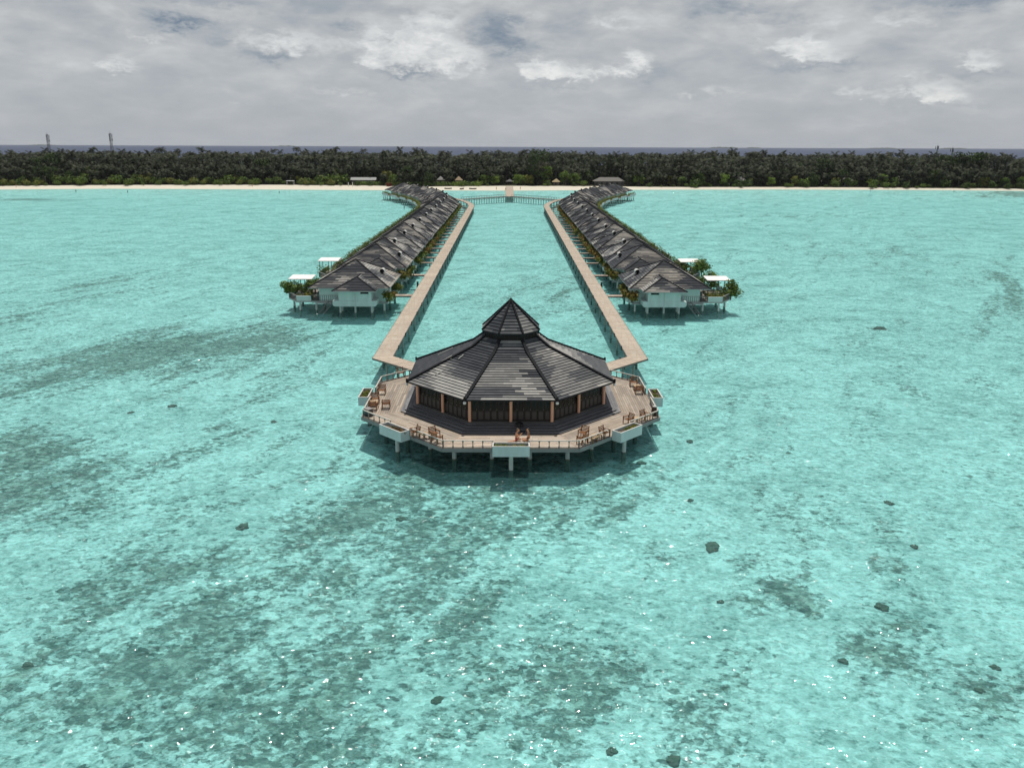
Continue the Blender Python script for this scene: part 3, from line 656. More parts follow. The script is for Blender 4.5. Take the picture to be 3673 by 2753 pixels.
# ------------------------------------------------------------------ planters on the deck edge
PLN = {0: 'white planter box on the front deck edge beside the two people', 1: 'white planter box on the front right deck edge of the pavilion',
       2: 'white planter box hanging off the right side of the pavilion deck', 6: 'white planter box hanging off the left side of the pavilion deck', 7: 'white planter box with bare soil on the front left deck edge'}
for k, lb in PLN.items():
    t = R(-90 + 45*k); ap = 14*.9239
    p = thing('planter_box', lb, 'planter', (math.cos(t)*(ap + .52), math.sin(t)*(ap + .52), 0), t + math.pi/2, 'planter boxes around the pavilion deck')
    mb = MB(); W_, D_, z0, z1 = 2.85, .92, 1.40, 2.22; c_ = (.58, .65, .64)
    for (x, y, sx, sy) in ((0, -D_/2 + .03, W_, .06), (0, D_/2 - .03, W_, .06), (-W_/2 + .03, 0, .06, D_ - .124), (W_/2 - .03, 0, .06, D_ - .124)):
        mb.box((x, y, (z0 + z1)/2), (sx, sy, z1 - z0), c_)
    mb.box((0, 0, z0 + .06), (W_ - .13, D_ - .13, .08), c_)
    mb.build('box', M['paint'], p)
    mb = MB()
    for (x, y, sx, sy) in ((0, -D_/2 + .035, W_ + .04, .09), (0, D_/2 - .035, W_ + .04, .09), (-W_/2 + .035, 0, .09, D_ - .165), (W_/2 - .035, 0, .09, D_ - .165)):
        mb.box((x, y, z1 + .02), (sx, sy, .035), (.62, .60, .56))
    mb.build('rim', M['wood'], p)
    rn2 = random.Random(k + 60); mb = MB(); mb.box((0, 0, z1 - .22), (W_ - .14, D_ - .14, .06), (.10, .08, .06)); mb.build('soil', M['bark'], p)
    mb = MB(); xr = (-W_/2 + .2, W_/2 - .2) if k in (0, 2, 6) else (-.2, W_/2 - .2)
    L = [((rn2.uniform(*xr), rn2.uniform(-.25, .25), z1 - .13), (.35, .22, .12)) for _ in range(10)]
    leaf_blob(mb, L, 620, .12, [(.16, .20, .035), (.22, .17, .04), (.13, .19, .03)] if k != 7 else [(.16, .09, .04), (.11, .11, .03)], rn2, zmin=z1 - .2)
    mb.build('ground_cover', M['leaf'], p)
    o = link('pile', pile, p); o.location = (0, .25, -.05)

# ------------------------------------------------------------------ deck furniture
TK = (.23, .095, .035)
def chair_proto():
    t = thing('armchair', 'brown slatted wooden armchair', 'chair')
    mb = MB()
    for i in range(5): mb.box((0, -.22 + i*.11, .42), (.60, .085, .03), jit(TK, .1))
    mb.build('seat', M['teak'], t)
    mb = MB()
    for i in range(4): mb.box((0, .30 + i*.02, .50 + i*.115), (.60, .025, .07), jit(TK, .1))
    for x in (-.32, .32): mb.beam((x, .28, .40), (x, .37, .92), .05, .05, TK)
    mb.build('backrest', M['teak'], t)
    for x in (-.34, .34):
        mb = MB(); mb.box((x, .0, .64), (.08, .62, .03), jit(TK, .1)); mb.box((x, 0, .53), (.03, .56, .05), TK); mb.build('armrest', M['teak'], t)
        for y in (-.28, .28):
            mb = MB(); mb.box((x, y, .31), (.06, .06, .62), TK); mb.build('leg', M['teak'], t)
    return reg(t)
def table_proto():
    t = thing('side_table', 'low slatted wooden table', 'table')
    mb = MB()
    for i in range(6): mb.box((0, -.275 + i*.11, .44), (.68, .09, .03), jit((.50, .36, .22), .12))
    mb.box((0, 0, .40), (.6, .6, .04), TK); mb.build('tabletop', M['teak'], t)
    for x in (-.28, .28):
        for y in (-.28, .28):
            mb = MB(); mb.box((x, y, .2), (.06, .06, .40), TK); mb.build('leg', M['teak'], t)
    return reg(t)
ch0, tb0 = chair_proto(), table_proto()
CH = [(-12.15, 1.2, 0, 'wooden armchair beside the left planter box, farthest back of the left group'),
      (-12.35, -1.45, 15, 'wooden armchair behind the low table on the left side of the deck'),
      (-12.2, -3.35, 175, 'reddish wooden armchair in front of the low table on the left side of the deck'),
      (-11.15, -2.9, 185, 'wooden armchair standing free on the inner side of the left group'),
      (-7.75, -10.25, -60, 'wooden armchair at the front left rail, next to the planter with bare soil'),
      (-6.15, -10.6, 40, 'wooden armchair at the front left rail, facing the planter across the table'),
      (-5.85, -11.65, 140, 'wooden armchair closest to the rail in the front left group'),
      (5.85, -10.35, -30, 'wooden armchair on the inner side of the front right group'),
      (5.65, -11.75, -140, 'wooden armchair closest to the rail in the front right group'),
      (7.55, -10.35, 50, 'wooden armchair next to the front right planter box'),
      (9.95, -7.05, -60, 'wooden armchair behind the front right planter box'),
      (11.5, -6.2, 45, 'wooden armchair beside the dark urn at the right corner of the deck'),
      (12.05, 4.1, 0, 'wooden armchair at the right rail, behind the low table'),
      (12.2, 1.65, 180, 'wooden armchair at the right rail, in front of the low table'),
      (-11.1, 7.3, 30, 'wooden armchair by the left gangway of the deck')]
for i, (x, y, a, lb) in enumerate(CH):
    g = 'armchairs on the pavilion deck'
    if i == 0: ch0.location = (x, y, DZ + .01); ch0.rotation_euler = (0, 0, R(a)); ch0['label'] = lb; ch0['group'] = g
    else: dup(ch0, (x, y, DZ + .01), R(a), None, lb, g)
TB = [(-12.35, -2.35, 5, 'low wooden table among the armchairs on the left side of the deck'), (-6.95, -10.75, 45, 'low wooden table at the front left rail between armchairs'),
      (6.85, -10.95, -45, 'low pale topped table at the front right rail beside the planter'), (6.45, -11.45, -45, 'low wooden table pressed against the front right rail'),
      (10.75, -6.75, -45, 'low wooden table between the two armchairs behind the front right planter'), (12.2, 2.85, 0, 'low wooden table between the armchairs at the right rail')]
for i, (x, y, a, lb) in enumerate(TB):
    g = 'low tables on the pavilion deck'
    if i == 0: tb0.location = (x, y, DZ + .01); tb0.rotation_euler = (0, 0, R(a)); tb0['label'] = lb; tb0['group'] = g
    else: dup(tb0, (x, y, DZ + .01), R(a), None, lb, g)
t = thing('urn', 'dark brown urn with a pale top at the right corner of the deck', 'urn', (12.55, -4.75, DZ + .01))
mb = MB(); mb.lathe((0, 0, 0), [(.2, 0), (.27, .25), (.26, .55), (.18, .72), (.21, .78)], (.06, .035, .022), 14); mb.build('body', M['teak'], t)
mb = MB(); mb.lathe((0, 0, .78), [(.19, 0), (.17, .06), (.03, .11)], (.6, .58, .54), 12); mb.build('lid', M['paint'], t)
t = thing('storage_box', 'dark grey box standing in the left front corner of the deck', 'box', (-12.35, -5.1, DZ + .01), R(-45))
mb = MB(); mb.box((0, 0, .32), (.62, .5, .62), (.06, .06, .065)); mb.build('body', M['metal'], t)
mb = MB(); mb.box((0, 0, .66), (.68, .56, .05), (.30, .28, .27)); mb.build('lid', M['metal'], t)
mb = MB(); rn2 = random.Random(5); leaf_blob(mb, [((0, 0, .16), (.30, .24, .17)), ((.22, -.18, .12), (.18, .16, .12))], 160, .2, [(.008, .008, .009)], rn2, zmin=.01)
mb.lathe((0, 0, 0), [(.30, 0), (.33, .12), (.22, .26), (.05, .32)], (.008, .008, .010), 10)
o = mb.build('bag', M['skin']); o.location = (.67, -8.98, 2.20); tag(o, 'black bag lying on the dark steps behind the two people', 'bag')
t = thing('sandals', 'pair of black sandals on the lowest dark step behind the two people', 'sandals', (.98, -9.52, 1.83))
for dx in (-.11, .11):
    mb = MB(); mb.box((dx, 0, .03), (.12, .28, .045), (.010, .010, .011)); mb.beam((dx - .05, .03, .05), (dx + .05, .03, .09), .05, .02, (.01, .01, .01)); mb.build('sandal', M['skin'], t)
# ------------------------------------------------------------------ people
SKIN = (.60, .30, .165)
def person(name, label, loc, rz, J, group=None, suit=(.30, .05, .04), hair=(.025, .018, .013), skin=SKIN, scale=1.0, suit_box=None, cut=None, top=None):
    """one continuous body grown from a joint skeleton; hair is a child"""
    vs, es, rs = [], [], []
    def v(p, r): vs.append(p); rs.append(r); return len(vs) - 1
    def chain(i, pts):
        for p, r in pts:
            j = v(p, r); es.append((i, j)); i = j
        return i
    pel = v(J['pelvis'], .125)
    ch = chain(pel, [(J['waist'], .105), (J['chest'], .12), (tuple(V(J['chest']).lerp(V(J['neck']), .42)), .105)]); nk = chain(ch, [(J['neck'], .055)])
    h = V(J['head']); f = V(J['face']).normalized()
    chain(nk, [(tuple(h - V((0, 0, .03))), .05)])
    for sd_ in ('l', 'r'):
        chain(pel, [(J['hip' + sd_], .095), (J['knee' + sd_], .062), (J['ankle' + sd_], .040), (J['toe' + sd_], .032)])
        w = chain(ch, [(J['sho' + sd_], .066), (J['elb' + sd_], .042), (J['wri' + sd_], .028)])
        p0, p1 = V(J['elb' + sd_]), V(J['wri' + sd_]); d = (p1 - p0).normalized(); sx = d.orthogonal().normalized()
        palm = chain(w, [(tuple(p1 + d*.07), .032)])
        for q, ln in ((-.03, .06), (-.01, .075), (.01, .07), (.03, .055)):
            chain(palm, [(tuple(p1 + d*.11 + sx*q), .010), (tuple(p1 + d*(.11 + ln) + sx*q*1.3 + V((0, 0, -.012))), .008)])
        chain(w, [(tuple(p1 + d*.06 + sx*.05), .010)])
    me = bpy.data.meshes.new(name); me.from_pydata([tuple(p) for p in vs], es, [])
    o = bpy.data.objects.new(name, me); COL.objects.link(o)
    m = o.modifiers.new('skin', 'SKIN'); m.use_smooth_shade = True; m.branch_smoothing = .6
    for i, sv in enumerate(me.skin_vertices[0].data): sv.radius = (rs[i], rs[i]); sv.use_root = (i == 0)
    sb = o.modifiers.new('sub', 'SUBSURF'); sb.levels = sb.render_levels = 1
    dg = bpy.context.evaluated_depsgraph_get()
    body = bpy.data.meshes.new_from_object(o.evaluated_get(dg)); body.name = name
    bpy.data.objects.remove(o)
    bm = bmesh.new(); bm.from_mesh(body); lat = f.cross(V((0, 0, 1)))
    sp_ = bmesh.ops.create_uvsphere(bm, u_segments=14, v_segments=10, radius=1.0)
    for q in sp_['verts']:
        d = q.co.copy(); w = .094 - .018*max(0, -d.z); fz = max(0, d.y)
        nose = .020*math.exp(-((d.x/.22)**2 + ((d.z + .12)/.2)**2))*fz; eye = -.010*math.exp(-(((abs(d.x) - .36)/.16)**2 + ((d.z - .08)/.13)**2))*fz
        q.co = h + lat*d.x*w*.84 + f*(d.y*w*1.05 + nose + eye) + V((0, 0, d.z*.122))
    for fc in bm.faces: fc.smooth = True
    bm.to_mesh(body); bm.free()
    at = body.color_attributes.get('col') or body.color_attributes.new('col', 'FLOAT_COLOR', 'CORNER'); pv = V(J['pelvis']); cv = V(J['chest'])
    for p in body.polygons:
        c = skin; pc = p.center
        if (pc - pv).length < .20 or min((pc - lerp(pv, V(J['hip' + s_]), .9)).length for s_ in 'lr') < .11: c = suit
        if top and abs((pc - cv).z) < .07 and (pc - cv).length < .19: c = top
        for li in p.loop_indices: at.data[li].color = (*c, 1)
    body.materials.clear(); body.materials.append(M['skin'])
    root = link(name, body); root.location = loc; root.rotation_euler = (0, 0, rz); root.scale = (scale,)*3
    tag(root, label, 'person', group)
    mb = MB(); P = []
    hc = h + V((0, 0, .030)) - f*.024; ax = (V((0, 0, .8)) - f*.62).normalized(); a1 = ax.orthogonal().normalized(); a2 = ax.cross(a1)
    for i in range(7):
        for j in range(10):
            a = i/6*1.42; b_ = j/10*6.283
            P.append(hc + (a1*math.cos(b_) + a2*math.sin(b_))*math.sin(a)*.104 + ax*math.cos(a)*.118)
    mb.add(P, [(i*10 + j, (i+1)*10 + j, (i+1)*10 + (j+1) % 10, i*10 + (j+1) % 10) for i in range(6) for j in range(10)], hair, True)
    mb.build('hair', M['skin'], root)
    return root
def mirrored(**k):
    J = {}
    for n, p in k.items():
        if n.endswith('_'):
            J[n[:-1] + 'l'] = p; J[n[:-1] + 'r'] = (p[0], -p[1], p[2])
        else: J[n] = p
    return J
kneel = mirrored(pelvis=(0, 0, .15), waist=(.03, 0, .34), chest=(.07, 0, .50), neck=(.12, 0, .68), head=(.17, 0, .82), face=(1, 0, -.15),
                 hip_=(.06, .10, .13), sho_=(.09, .175, .575), elb_=(.20, .23, .34), wri_=(.36, .08, .52))
kneel.update(kneer=(-.12, -.20, .10), ankler=(-.46, -.22, .06), toer=(-.58, -.22, .04))
kneel['kneel'] = (.42, .20, .13); kneel['anklel'] = (.14, .20, .06); kneel['toel'] = (.04, .20, .05)
person('person', 'person kneeling on the deck, hands raised towards the face, in red swimwear', (.36, -11.35, DZ + .01), 0, kneel, suit=(.45, .07, .06), hair=(.09, .06, .035), scale=1.15)
sit = mirrored(pelvis=(0, 0, .14), waist=(.02, 0, .34), chest=(.0, 0, .54), neck=(-.02, 0, .69), head=(-.05, 0, .82), face=(-1, 0, -.05),
               hip_=(-.05, .10, .13), sho_=(-.01, .17, .60), elb_=(.05, .25, .36), wri_=(-.10, .21, .17))
sit['kneel'] = (-.44, .17, .16); sit['anklel'] = (-.20, .02, .07); sit['toel'] = (-.30, -.03, .05)
sit['kneer'] = (-.44, -.17, .16); sit['ankler'] = (-.26, -.02, .06); sit['toer'] = (-.36, .03, .05)
person('person', 'dark haired person sitting cross legged on the deck in dark swimwear', (1.40, -11.3, DZ + .01), R(8), sit, suit=(.02, .018, .02), scale=1.15)
stand = mirrored(pelvis=(0, 0, .92), waist=(0, 0, 1.08), chest=(.01, 0, 1.27), neck=(.02, 0, 1.46), head=(.04, 0, 1.60), face=(1, 0, 0),
                 hip_=(0, .10, .86), ankle_=(-.01, .10, .08), toe_=(.12, .11, .04), sho_=(0, .19, 1.38), elb_=(-.02, .25, 1.10), wri_=(.05, .26, .86))
stand['kneel'] = (.03, .11, .48); stand['kneer'] = (.03, -.11, .48)
def ground(x, y): return float(isl_z(np.array([x]), np.array([y]))[0])
for x, y, z, lb, su in ((-1.6, 352, DZ + .02, 'person walking on the long pier towards the beach', (.05, .05, .06)), (-6.9, 388.5, None, 'person standing at the waterline left of the pier', (.06, .05, .07)),
                        (6.4, 390.5, None, 'person standing at the waterline right of the pier', (.25, .06, .05)), (-272, 388, None, 'person standing on the far left beach', (.10, .12, .25)),
                        (-146, 402, None, 'person standing on the left beach near the white canopy', (.4, .38, .35))):
    person('person', lb, (x, y, ground(x, y) if z is None else z), R(90), stand, suit=su)
for x, y, lb in ((-42, 259.2, 'swimmer standing waist deep in the lagoon beside the left villa row'), (-228, 366, 'swimmer in the shallows off the far left beach, left of the other left swimmer'),
                 (-199, 362, 'swimmer in the shallows off the left beach under the lattice masts'), (-120, 362, 'swimmer in the shallows off the beach with the white canopy'),
                 (205.6, 399, 'swimmer close to the right shore'), (250, 393, 'swimmer off the far right shore beside the dark seagrass patch')):
    person('swimmer', lb, (x, y, -.95), R(rnd.uniform(0, 360)), stand, 'swimmers in the lagoon', suit=(.05, .04, .05), skin=(.24, .13, .08))

# ------------------------------------------------------------------ jetties
def offset_path(P, d):
    out = []
    for i, p in enumerate(P):
        p = V(p); n = V((0, 0))
        if i > 0: e = (p - V(P[i-1])).normalized(); n0 = V((-e.y, e.x))
        if i < len(P) - 1: e = (V(P[i+1]) - p).normalized(); n1 = V((-e.y, e.x))
        if i == 0: m = n1; k = 1
        elif i == len(P) - 1: m = n0; k = 1
        else: m = (n0 + n1).normalized(); k = 1/max(.3, m.dot(n0))
        out.append(p + m*d*k)
    return out
JW = 1.05
JP = [(8.3, 9.3), (14.15, 15.15), (14.25, 130), (14.35, 244), (15.2, 256), (17.5, 268.5), (21.3, 283.5), (26.6, 297.5), (33, 312.5), (40, 327)]
mb = MB(); mb.tube((0, 0, -2.1), (0, 0, DZ + .16), .12, .11, (.30, .31, .28), 8); mb.tube((0, 0, -2.1), (0, 0, .1), .135, .135, (.10, .11, .08), 8); jpile = mb.mesh('pile'); jpile.materials.append(M['conc'])
for s, nm in ((1, 'right'), (-1, 'left')):
    P = [(s*x, y) for x, y in JP]
    jt = thing('jetty', 'long wooden plank jetty running beside the %s villa row' % nm, 'jetty', (0, 0, 0), 0, 'long plank jetties')
    mb = MB(); A, B = offset_path(P, -JW), offset_path(P, JW); rn = random.Random(11 + s); q = 0
    for i in range(len(P) - 1):
        a0, a1, b0, b1 = [V((p.x, p.y, DZ)) for p in (A[i], A[i+1], B[i], B[i+1])]
        n = max(1, round((a1 - a0).length/.21))
        for k in range(n):
            t0, t1 = k/n + .03/n, (k + 1)/n - .03/n; q += 1
            sec = noise.noise(V((q*.045, s*5., 0)))*.10 + (.05 if (q//24) % 2 else 0)
            c = tuple(x*(1.02 + sec) for x in mixc((.42, .34, .262), (.45, .372, .295), rn.random()))
            z = V((0, 0, rn.uniform(-.006, .006)))
            mb.quad(lerp(a0, a1, t0) + z, lerp(b0, b1, t0) + z, lerp(b0, b1, t1) + z, lerp(a0, a1, t1) + z, jit(c, .07))
    mb.build('deck', M['wood'], jt)
    mb = MB()
    for d in (-JW - .03, JW + .03, -.5, .5):
        Q = offset_path(P, d); z = DZ - .10 if abs(d) > .9 else DZ - .16
        for i in range(len(Q) - 1): mb.beam((Q[i].x, Q[i].y, z), (Q[i+1].x, Q[i+1].y, z), .06 if abs(d) > .9 else .12, .19, (.17, .15, .13) if abs(d) > .9 else (.06, .055, .05))
    L = 0; npile = 0
    for i in range(len(P) - 1):
        a, b = V(P[i]), V(P[i+1]); e = (b - a); ln = e.length; e.normalize(); n_ = V((-e.y, e.x))
        k0 = math.ceil(L/6.6)*6.6
        while k0 < L + ln:
            p = a + e*(k0 - L)
            for d in (-1.0, 1.0):
                inner = d*s > 0
                pp = p + n_*d*.72
                o = link('pile', jpile, jt); o.location = (pp.x, pp.y, -.45); npile += 1
                if inner: mb.box((*(p + n_*d*1.14), DZ - .02), (.13, .2, .3), (.06, .055, .05))
            mb.beam((*(p - n_*1.15), DZ - .28), (*(p + n_*1.15), DZ - .28), .16, .18, (.09, .085, .08))
            k0 += 6.6
        L += ln
    mb.build('frame', M['wood'], jt)

# ------------------------------------------------------------------ villas on stilts
WALL = (.58, .68, .65)
EZ, AZ_ = 3.65, 7.0
mb = MB(); mb.tube((0, 0, -2.1), (0, 0, 1.25), .17, .16, (.62, .63, .60), 10); mb.tube((0, 0, -2.1), (0, 0, .08), .18, .18, (.20, .21, .17), 10); vpile = mb.mesh('pile'); vpile.materials.append(M['conc'])
def pyramid(mb, cap, x0, x1, y0, y1, z0, ax, ay, az, seed, biases, warm, course=.42, tw=1.3, capw=.2):
    c = [V((x0, y0, z0)), V((x1, y0, z0)), V((x1, y1, z0)), V((x0, y1, z0))]; a = V((ax, ay, az))
    for i in range(4):
        tiles(mb, c[i], c[(i+1) % 4], a, a, course, tw, tilecol(biases[i], .42, .13, .30, seed + i*1.7, warm[i]), .075, seed*.3 + i*.2)
        mb.quad(c[i] + V((0, 0, -.10)), c[(i+1) % 4] + V((0, 0, -.10)), c[(i+1) % 4] + V((0, 0, .06)), c[i] + V((0, 0, .06)), (.50, .49, .46))   # pale eave board
        caps(cap, [(c[i] + V((0, 0, .02)), a + V((0, 0, .02)))], capw, .12)
    mb.quad(c[3] + V((0, 0, -.1)), c[2] + V((0, 0, -.1)), c[1] + V((0, 0, -.1)), c[0] + V((0, 0, -.1)), (.30, .29, .27))
mb = MB(); mb.tube((0, -.30, 0), (0, .34, .06), .30, .30, (.62, .61, .58), 14, cap=False); mb.tube((0, .30, .055), (0, -.295, .002), .285, .285, (.012, .012, .013), 14, cap=False)
mb.add([V((.29*math.cos(t), -.05, .29*math.sin(t) + .025)) for t in [i*math.pi/7 for i in range(14)]], [tuple(range(14))], (.010, .010, .011))
mb.add([V((.29*math.cos(t), .34, .29*math.sin(t) + .06)) for t in [i*math.pi/7 for i in range(14)]], [tuple(range(14))], (.7, .69, .66))
mb.tube((0, 0, -.85), (0, 0, -.25), .12, .12, (.03, .03, .032), 10)
ventm = mb.mesh('vent'); ventm.materials.append(M['metal'])
mb = MB(); mb.box((0, 0, 0), (.02, .9, .34), (.01, .011, .012)); winm = mb.mesh('window'); winm.materials.append(M['glass'])
def villa(i, s, x, y, rot):
    """i counts from the pavilion end; s=+1 right row, -1 left row (mirrored mesh). local +x is the outer side"""
    side = 'right' if s > 0 else 'left'; mir = s < 0
    end = i < 2
    lb = '%s overwater villa from the pavilion end of the %s row, grey tiled hip roof' % (ORD[i], side)
    t = thing('water_villa', lb, 'villa', (s*x, y, .03 if i == 2 else 0), -s*rot, 'stilt villas in two rows')
    sd_ = i*3.1 + (0 if s > 0 else 50)
    mb = MB(); cp = MB()
    # slopes: front, outer, back, inner
    if s > 0: bi = (.42, .36, .3, .38) if end else (.34 + .1*math.sin(i*2.1), .34, .3, .28); wr = (.4, .2, 0, .15) if end else (.3, .2, 0, .1)
    else: bi = (.36, .36, .3, .58) if end else (.46 + .08*math.sin(i*2.1), .38, .34, .48); wr = (.35, .2, 0, .75) if end else (.25, .2, 0, .1)
    far = i > 7
    co, tw = (.42, 1.3) if not far else (.55, 1.8)
    pyramid(mb, cp, -6.15, 6.05, -6.85, 6.85, EZ, 0, 0, AZ_, sd_, bi, wr, co, tw)
    if end:
        x0, x1, y0 = -4.5, 1.95, -9.55; xm = (x0 + x1)/2; hz = 5.25
        A_, B_ = V((xm, y0 + 3.2, hz)), V((xm, -3.6, hz)); z = EZ
        f = tilecol(bi[0] - .06, .42, .13, .30, sd_ + 9, wr[0])
        tiles(mb, (x0, y0, z), (x1, y0, z), A_, A_, co, tw, f, .075, sd_)
        tiles(mb, (x1, y0, z), (x1, -6.80, z), B_, A_, co, tw, f, .075, sd_ + 1)
        tiles(mb, (x0, -6.80, z), (x0, y0, z), A_, B_, co, tw, tilecol(bi[3] - .1, .42, .13, .3, sd_ + 8, wr[3]*.6), .075, sd_ + 2)
        for p, q in (((x0, y0, z), (x1, y0, z)), ((x1, y0, z), (x1, -6.85, z)), ((x0, -6.85, z), (x0, y0, z))):
            p, q = V(p), V(q); mb.quad(p + V((0, 0, -.1)), q + V((0, 0, -.1)), q + V((0, 0, .07)), p + V((0, 0, .07)), (.50, .49, .46))
        mb.quad((x0, -6.85, z - .1), (x1, -6.85, z - .1), (x1, y0, z - .1), (x0, y0, z - .1), (.30, .29, .27))
        caps(cp, [((x0, y0, z), A_), ((x1, y0, z), A_), (A_, B_)], .2, .12)
    tw_y = [4.73] if i == 2 else ([] if end else [-3.0, 4.73])
    for j, ty in enumerate(tw_y):
        pyramid(mb, cp, -6.10, -.9, ty - 3.62, ty + 3.62, EZ + .05, -3.4, ty, 5.20, sd_ + 20 + j*4, [b - .03 for b in bi], [w*.6 for w in wr], co, tw, .16)
        if i >= 11: pyramid(mb, cp, 2.0, 7.6, ty - 2.7, ty + 2.7, EZ - .25, 4.2, ty, 4.9, sd_ + 30 + j*4, [b + .08 for b in bi], wr, co, tw, .16)
    roof = mb.build('roof', M['slate'], t, mir); cp.build('ridge_cap', M['slate'], roof, mir)
    mb = MB()
    mb.box((-.3, .1, 2.42), (10.0, 11.6 if end else 13.6, 2.30), WALL)
    mb.box((-.2, .1, 1.22), (10.8, 12.4 if end else 14.4, .16), (.45, .46, .45))
    mb.build('wall', M['paint'], t, mir)
    if end:
        mb = MB(); poly = [(-4.35, 2.03), (-4.35, 1.45), (-4.25, 1.27), (-4.05, 1.18), (1.85, 1.18), (2.05, 1.27), (2.15, 1.45), (2.15, 2.03)]
        P0 = [V((a, -8.45, b)) for a, b in poly]; P1 = [V((a, -5.9, b)) for a, b in poly]; n = len(poly)
        mb.add(P0 + P1, [tuple(reversed(range(n))), tuple(range(n, 2*n))] + [(k, n + k, n + (k+1) % n, (k+1) % n) for k in range(n)], WALL)
        mb.box((-1.175, -7.0, 2.78), (4.85, 2.80, 1.53), WALL)
        mb.tube((-1.2, -8.47, 1.25), (-1.2, -8.47, 3.5), .04, .04, (.60, .60, .58), 6)
        wing = mb.build('front_wing', M['paint'], t, mir)
        mb = MB(); mb.box((-2.62, -8.41, 3.26), (1.20, .06, .36), (.01, .01, .011)); mb.build('window', M['glass'], wing, mir)
        mb = MB()
        for yy in (-2.0, 1.2, 4.2): mb.box((-5.33, yy, 2.35), (.06, 1.1, 1.9), (.035, .03, .027))
        mb.build('door', M['teak'], t, mir)
        mb = MB()
        for yy in (-5.2, -4.6): mb.box((-5.75, yy, 2.4), (.16, .16, 2.4), (.55, .56, .54))
        mb.build('porch_post', M['paint'], t, mir)
        # outer terrace with chamfered corner, white panel, rails and steps down to the water
        mb = MB(); poly = [(1.9, -5.75), (8.25, -5.75), (10.1, -2.9), (10.1, 5.6), (5.2, 5.6), (5.2, -4.6), (1.9, -4.6)]
        mb.prism(poly, 1.30, 1.50, (.42, .43, .42), (.24, .21, .185)); ter = mb.build('terrace', M['paint'], t, mir)
        mb = MB(); mb.box((7.15, -5.62, 1.83), (2.3, .18, .85), WALL); mb.box((7.15, -5.2, 1.95), (2.2, .7, .4), (.05, .055, .03)); mb.build('panel', M['paint'], ter, mir)
        G_ = (.16, .15, .145)
        for p, q in (((8.25, -5.7), (10.05, -2.9)), ((10.05, -2.9), (10.05, 5.5)), ((2.0, -5.7), (5.9, -5.7))):
            mb = MB(); n = int((V(q) - V(p)).length/.32)
            for k in range(n + 1):
                u = V(p).lerp(V(q), k/n); mb.box((u.x, u.y, 1.92), (.06, .06, .84), G_)
            mb.beam((*p, 2.35), (*q, 2.35), .1, .06, (.34, .33, .31)); mb.beam((*p, 1.6), (*q, 1.6), .06, .06, G_)
            mb.build('railing', M['wood'], ter, mir)
        mb = MB(); mb.beam((2.6, -5.75, 1.45), (3.9, -8.2, -.35), .07, .16, (.28, .28, .27)); mb.beam((3.4, -5.75, 1.45), (4.7, -8.2, -.35), .07, .16, (.28, .28, .27))
        for k in range(6): u = k/6; mb.box((3.0 + 1.3*u, -5.85 - 2.4*u, 1.35 - 1.75*u), (.8, .24, .05), (.22, .21, .20))
        mb.build('water_steps', M['wood'], ter, mir)
        mb = MB(); mb.box((3.95, -5.35, 2.6), (.22, .22, 2.2), (.40, .40, .39)); mb.box((5.0, -3.2, 2.1), (.5, 3.4, 1.1), (.16, .14, .13)); mb.box((4.5, -4.0, 2.0), (.9, .9, .5), (.62, .60, .56)); mb.build('terrace_post', M['paint'], ter, mir)
        piles = [(-3.45, -7.45), (-1.0, -7.45), (1.25, -7.45), (-3.4, -6.2), (1.2, -6.2), (-5.1, -5.9), (5.3, -5.4), (7.75, -5.4), (9.5, -2.2), (9.5, 3), (5.3, 0), (-5.1, 0), (-5.1, 5.6), (0, 0)]
    else:
        mb = MB(); poly = [(4.6, -6.6), (8.7, -6.6), (9.4, -5.6), (9.4, 5.6), (8.7, 6.6), (4.6, 6.6)]
        mb.prism(poly, 1.26, 1.50, (.50, .51, .50), (.24, .21, .185))
        mb.box((9.43, 0, 1.75), (.1, 10.6, .95), (.58, .60, .59)); ter = mb.build('terrace', M['paint'], t, mir)
        mb = MB()
        for ty in (-3.0, 4.73): mb.box((-5.33, ty, 2.3), (.06, 1.2, 1.9), (.03, .027, .025)); mb.box((-5.33, ty + 2.0, 2.5), (.06, .9, 1.0), (.02, .02, .022))
        mb.build('door', M['teak'], t, mir)
        piles = [(-5.1, -6), (-5.1, 0), (-5.1, 6), (5.3, -6), (5.3, 6), (8.6, -5.4), (8.6, -1.8), (8.6, 1.8), (8.6, 5.4), (0, -6.4), (0, 6.4)]
    for a, b in piles: o = link('pile', vpile, t); o.location = (a*s, b, 0)
    # planters on the landing side
    for ty in ((-3.5, 3.0) if end else (-3.0, 4.73)):
        mb = MB(); mb.box((-5.75, ty, 1.55), (.85, 2.6, .6), WALL); mb.build('landing_planter', M['paint'], t, mir)
    vx = -4.15 if end else -1.95
    vz = EZ + .545*(vx + 6.15) + .52
    o = link('vent', ventm, t); o.location = (vx*s, 0, vz); o.rotation_euler = (0, 0, R(8)*s); o.scale = (1.2,)*3
    if end:
        mb = MB(); mb.beam((vx - .1, .05, vz - .14), (-6.1, .05, EZ + .24), .26, .2, (.74, .73, .70)); mb.build('vent_pipe', M['metal'], t, mir)
    elif not far:
        mb = MB(); mb.beam((vx - .2, .12, vz - .02), (vx - 1.7, .12, vz - .05), .14, .14, (.50, .50, .48)); mb.build('vent_pipe', M['metal'], t, mir)
    return t
VP = [(24.15, 55.25, 0), (24.15, 75.9, 0)] + [(24.15, 86.3 + 15.46*k, 0) for k in range(9)]
VP += [(24.3, 226.5, R(1.5)), (25.6, 243, R(7)), (28.3, 259.3, R(11.5)), (32.2, 275, R(16.5)), (37.3, 290.5, R(20)), (43.2, 306, R(21.5)), (49.6, 321.5, R(22.5))]
def loc_pt(s, x, y, rot, lx, ly):
    c, n = math.cos(rot), math.sin(rot); return (s*(x + lx*c + ly*n), y - lx*n + ly*c)
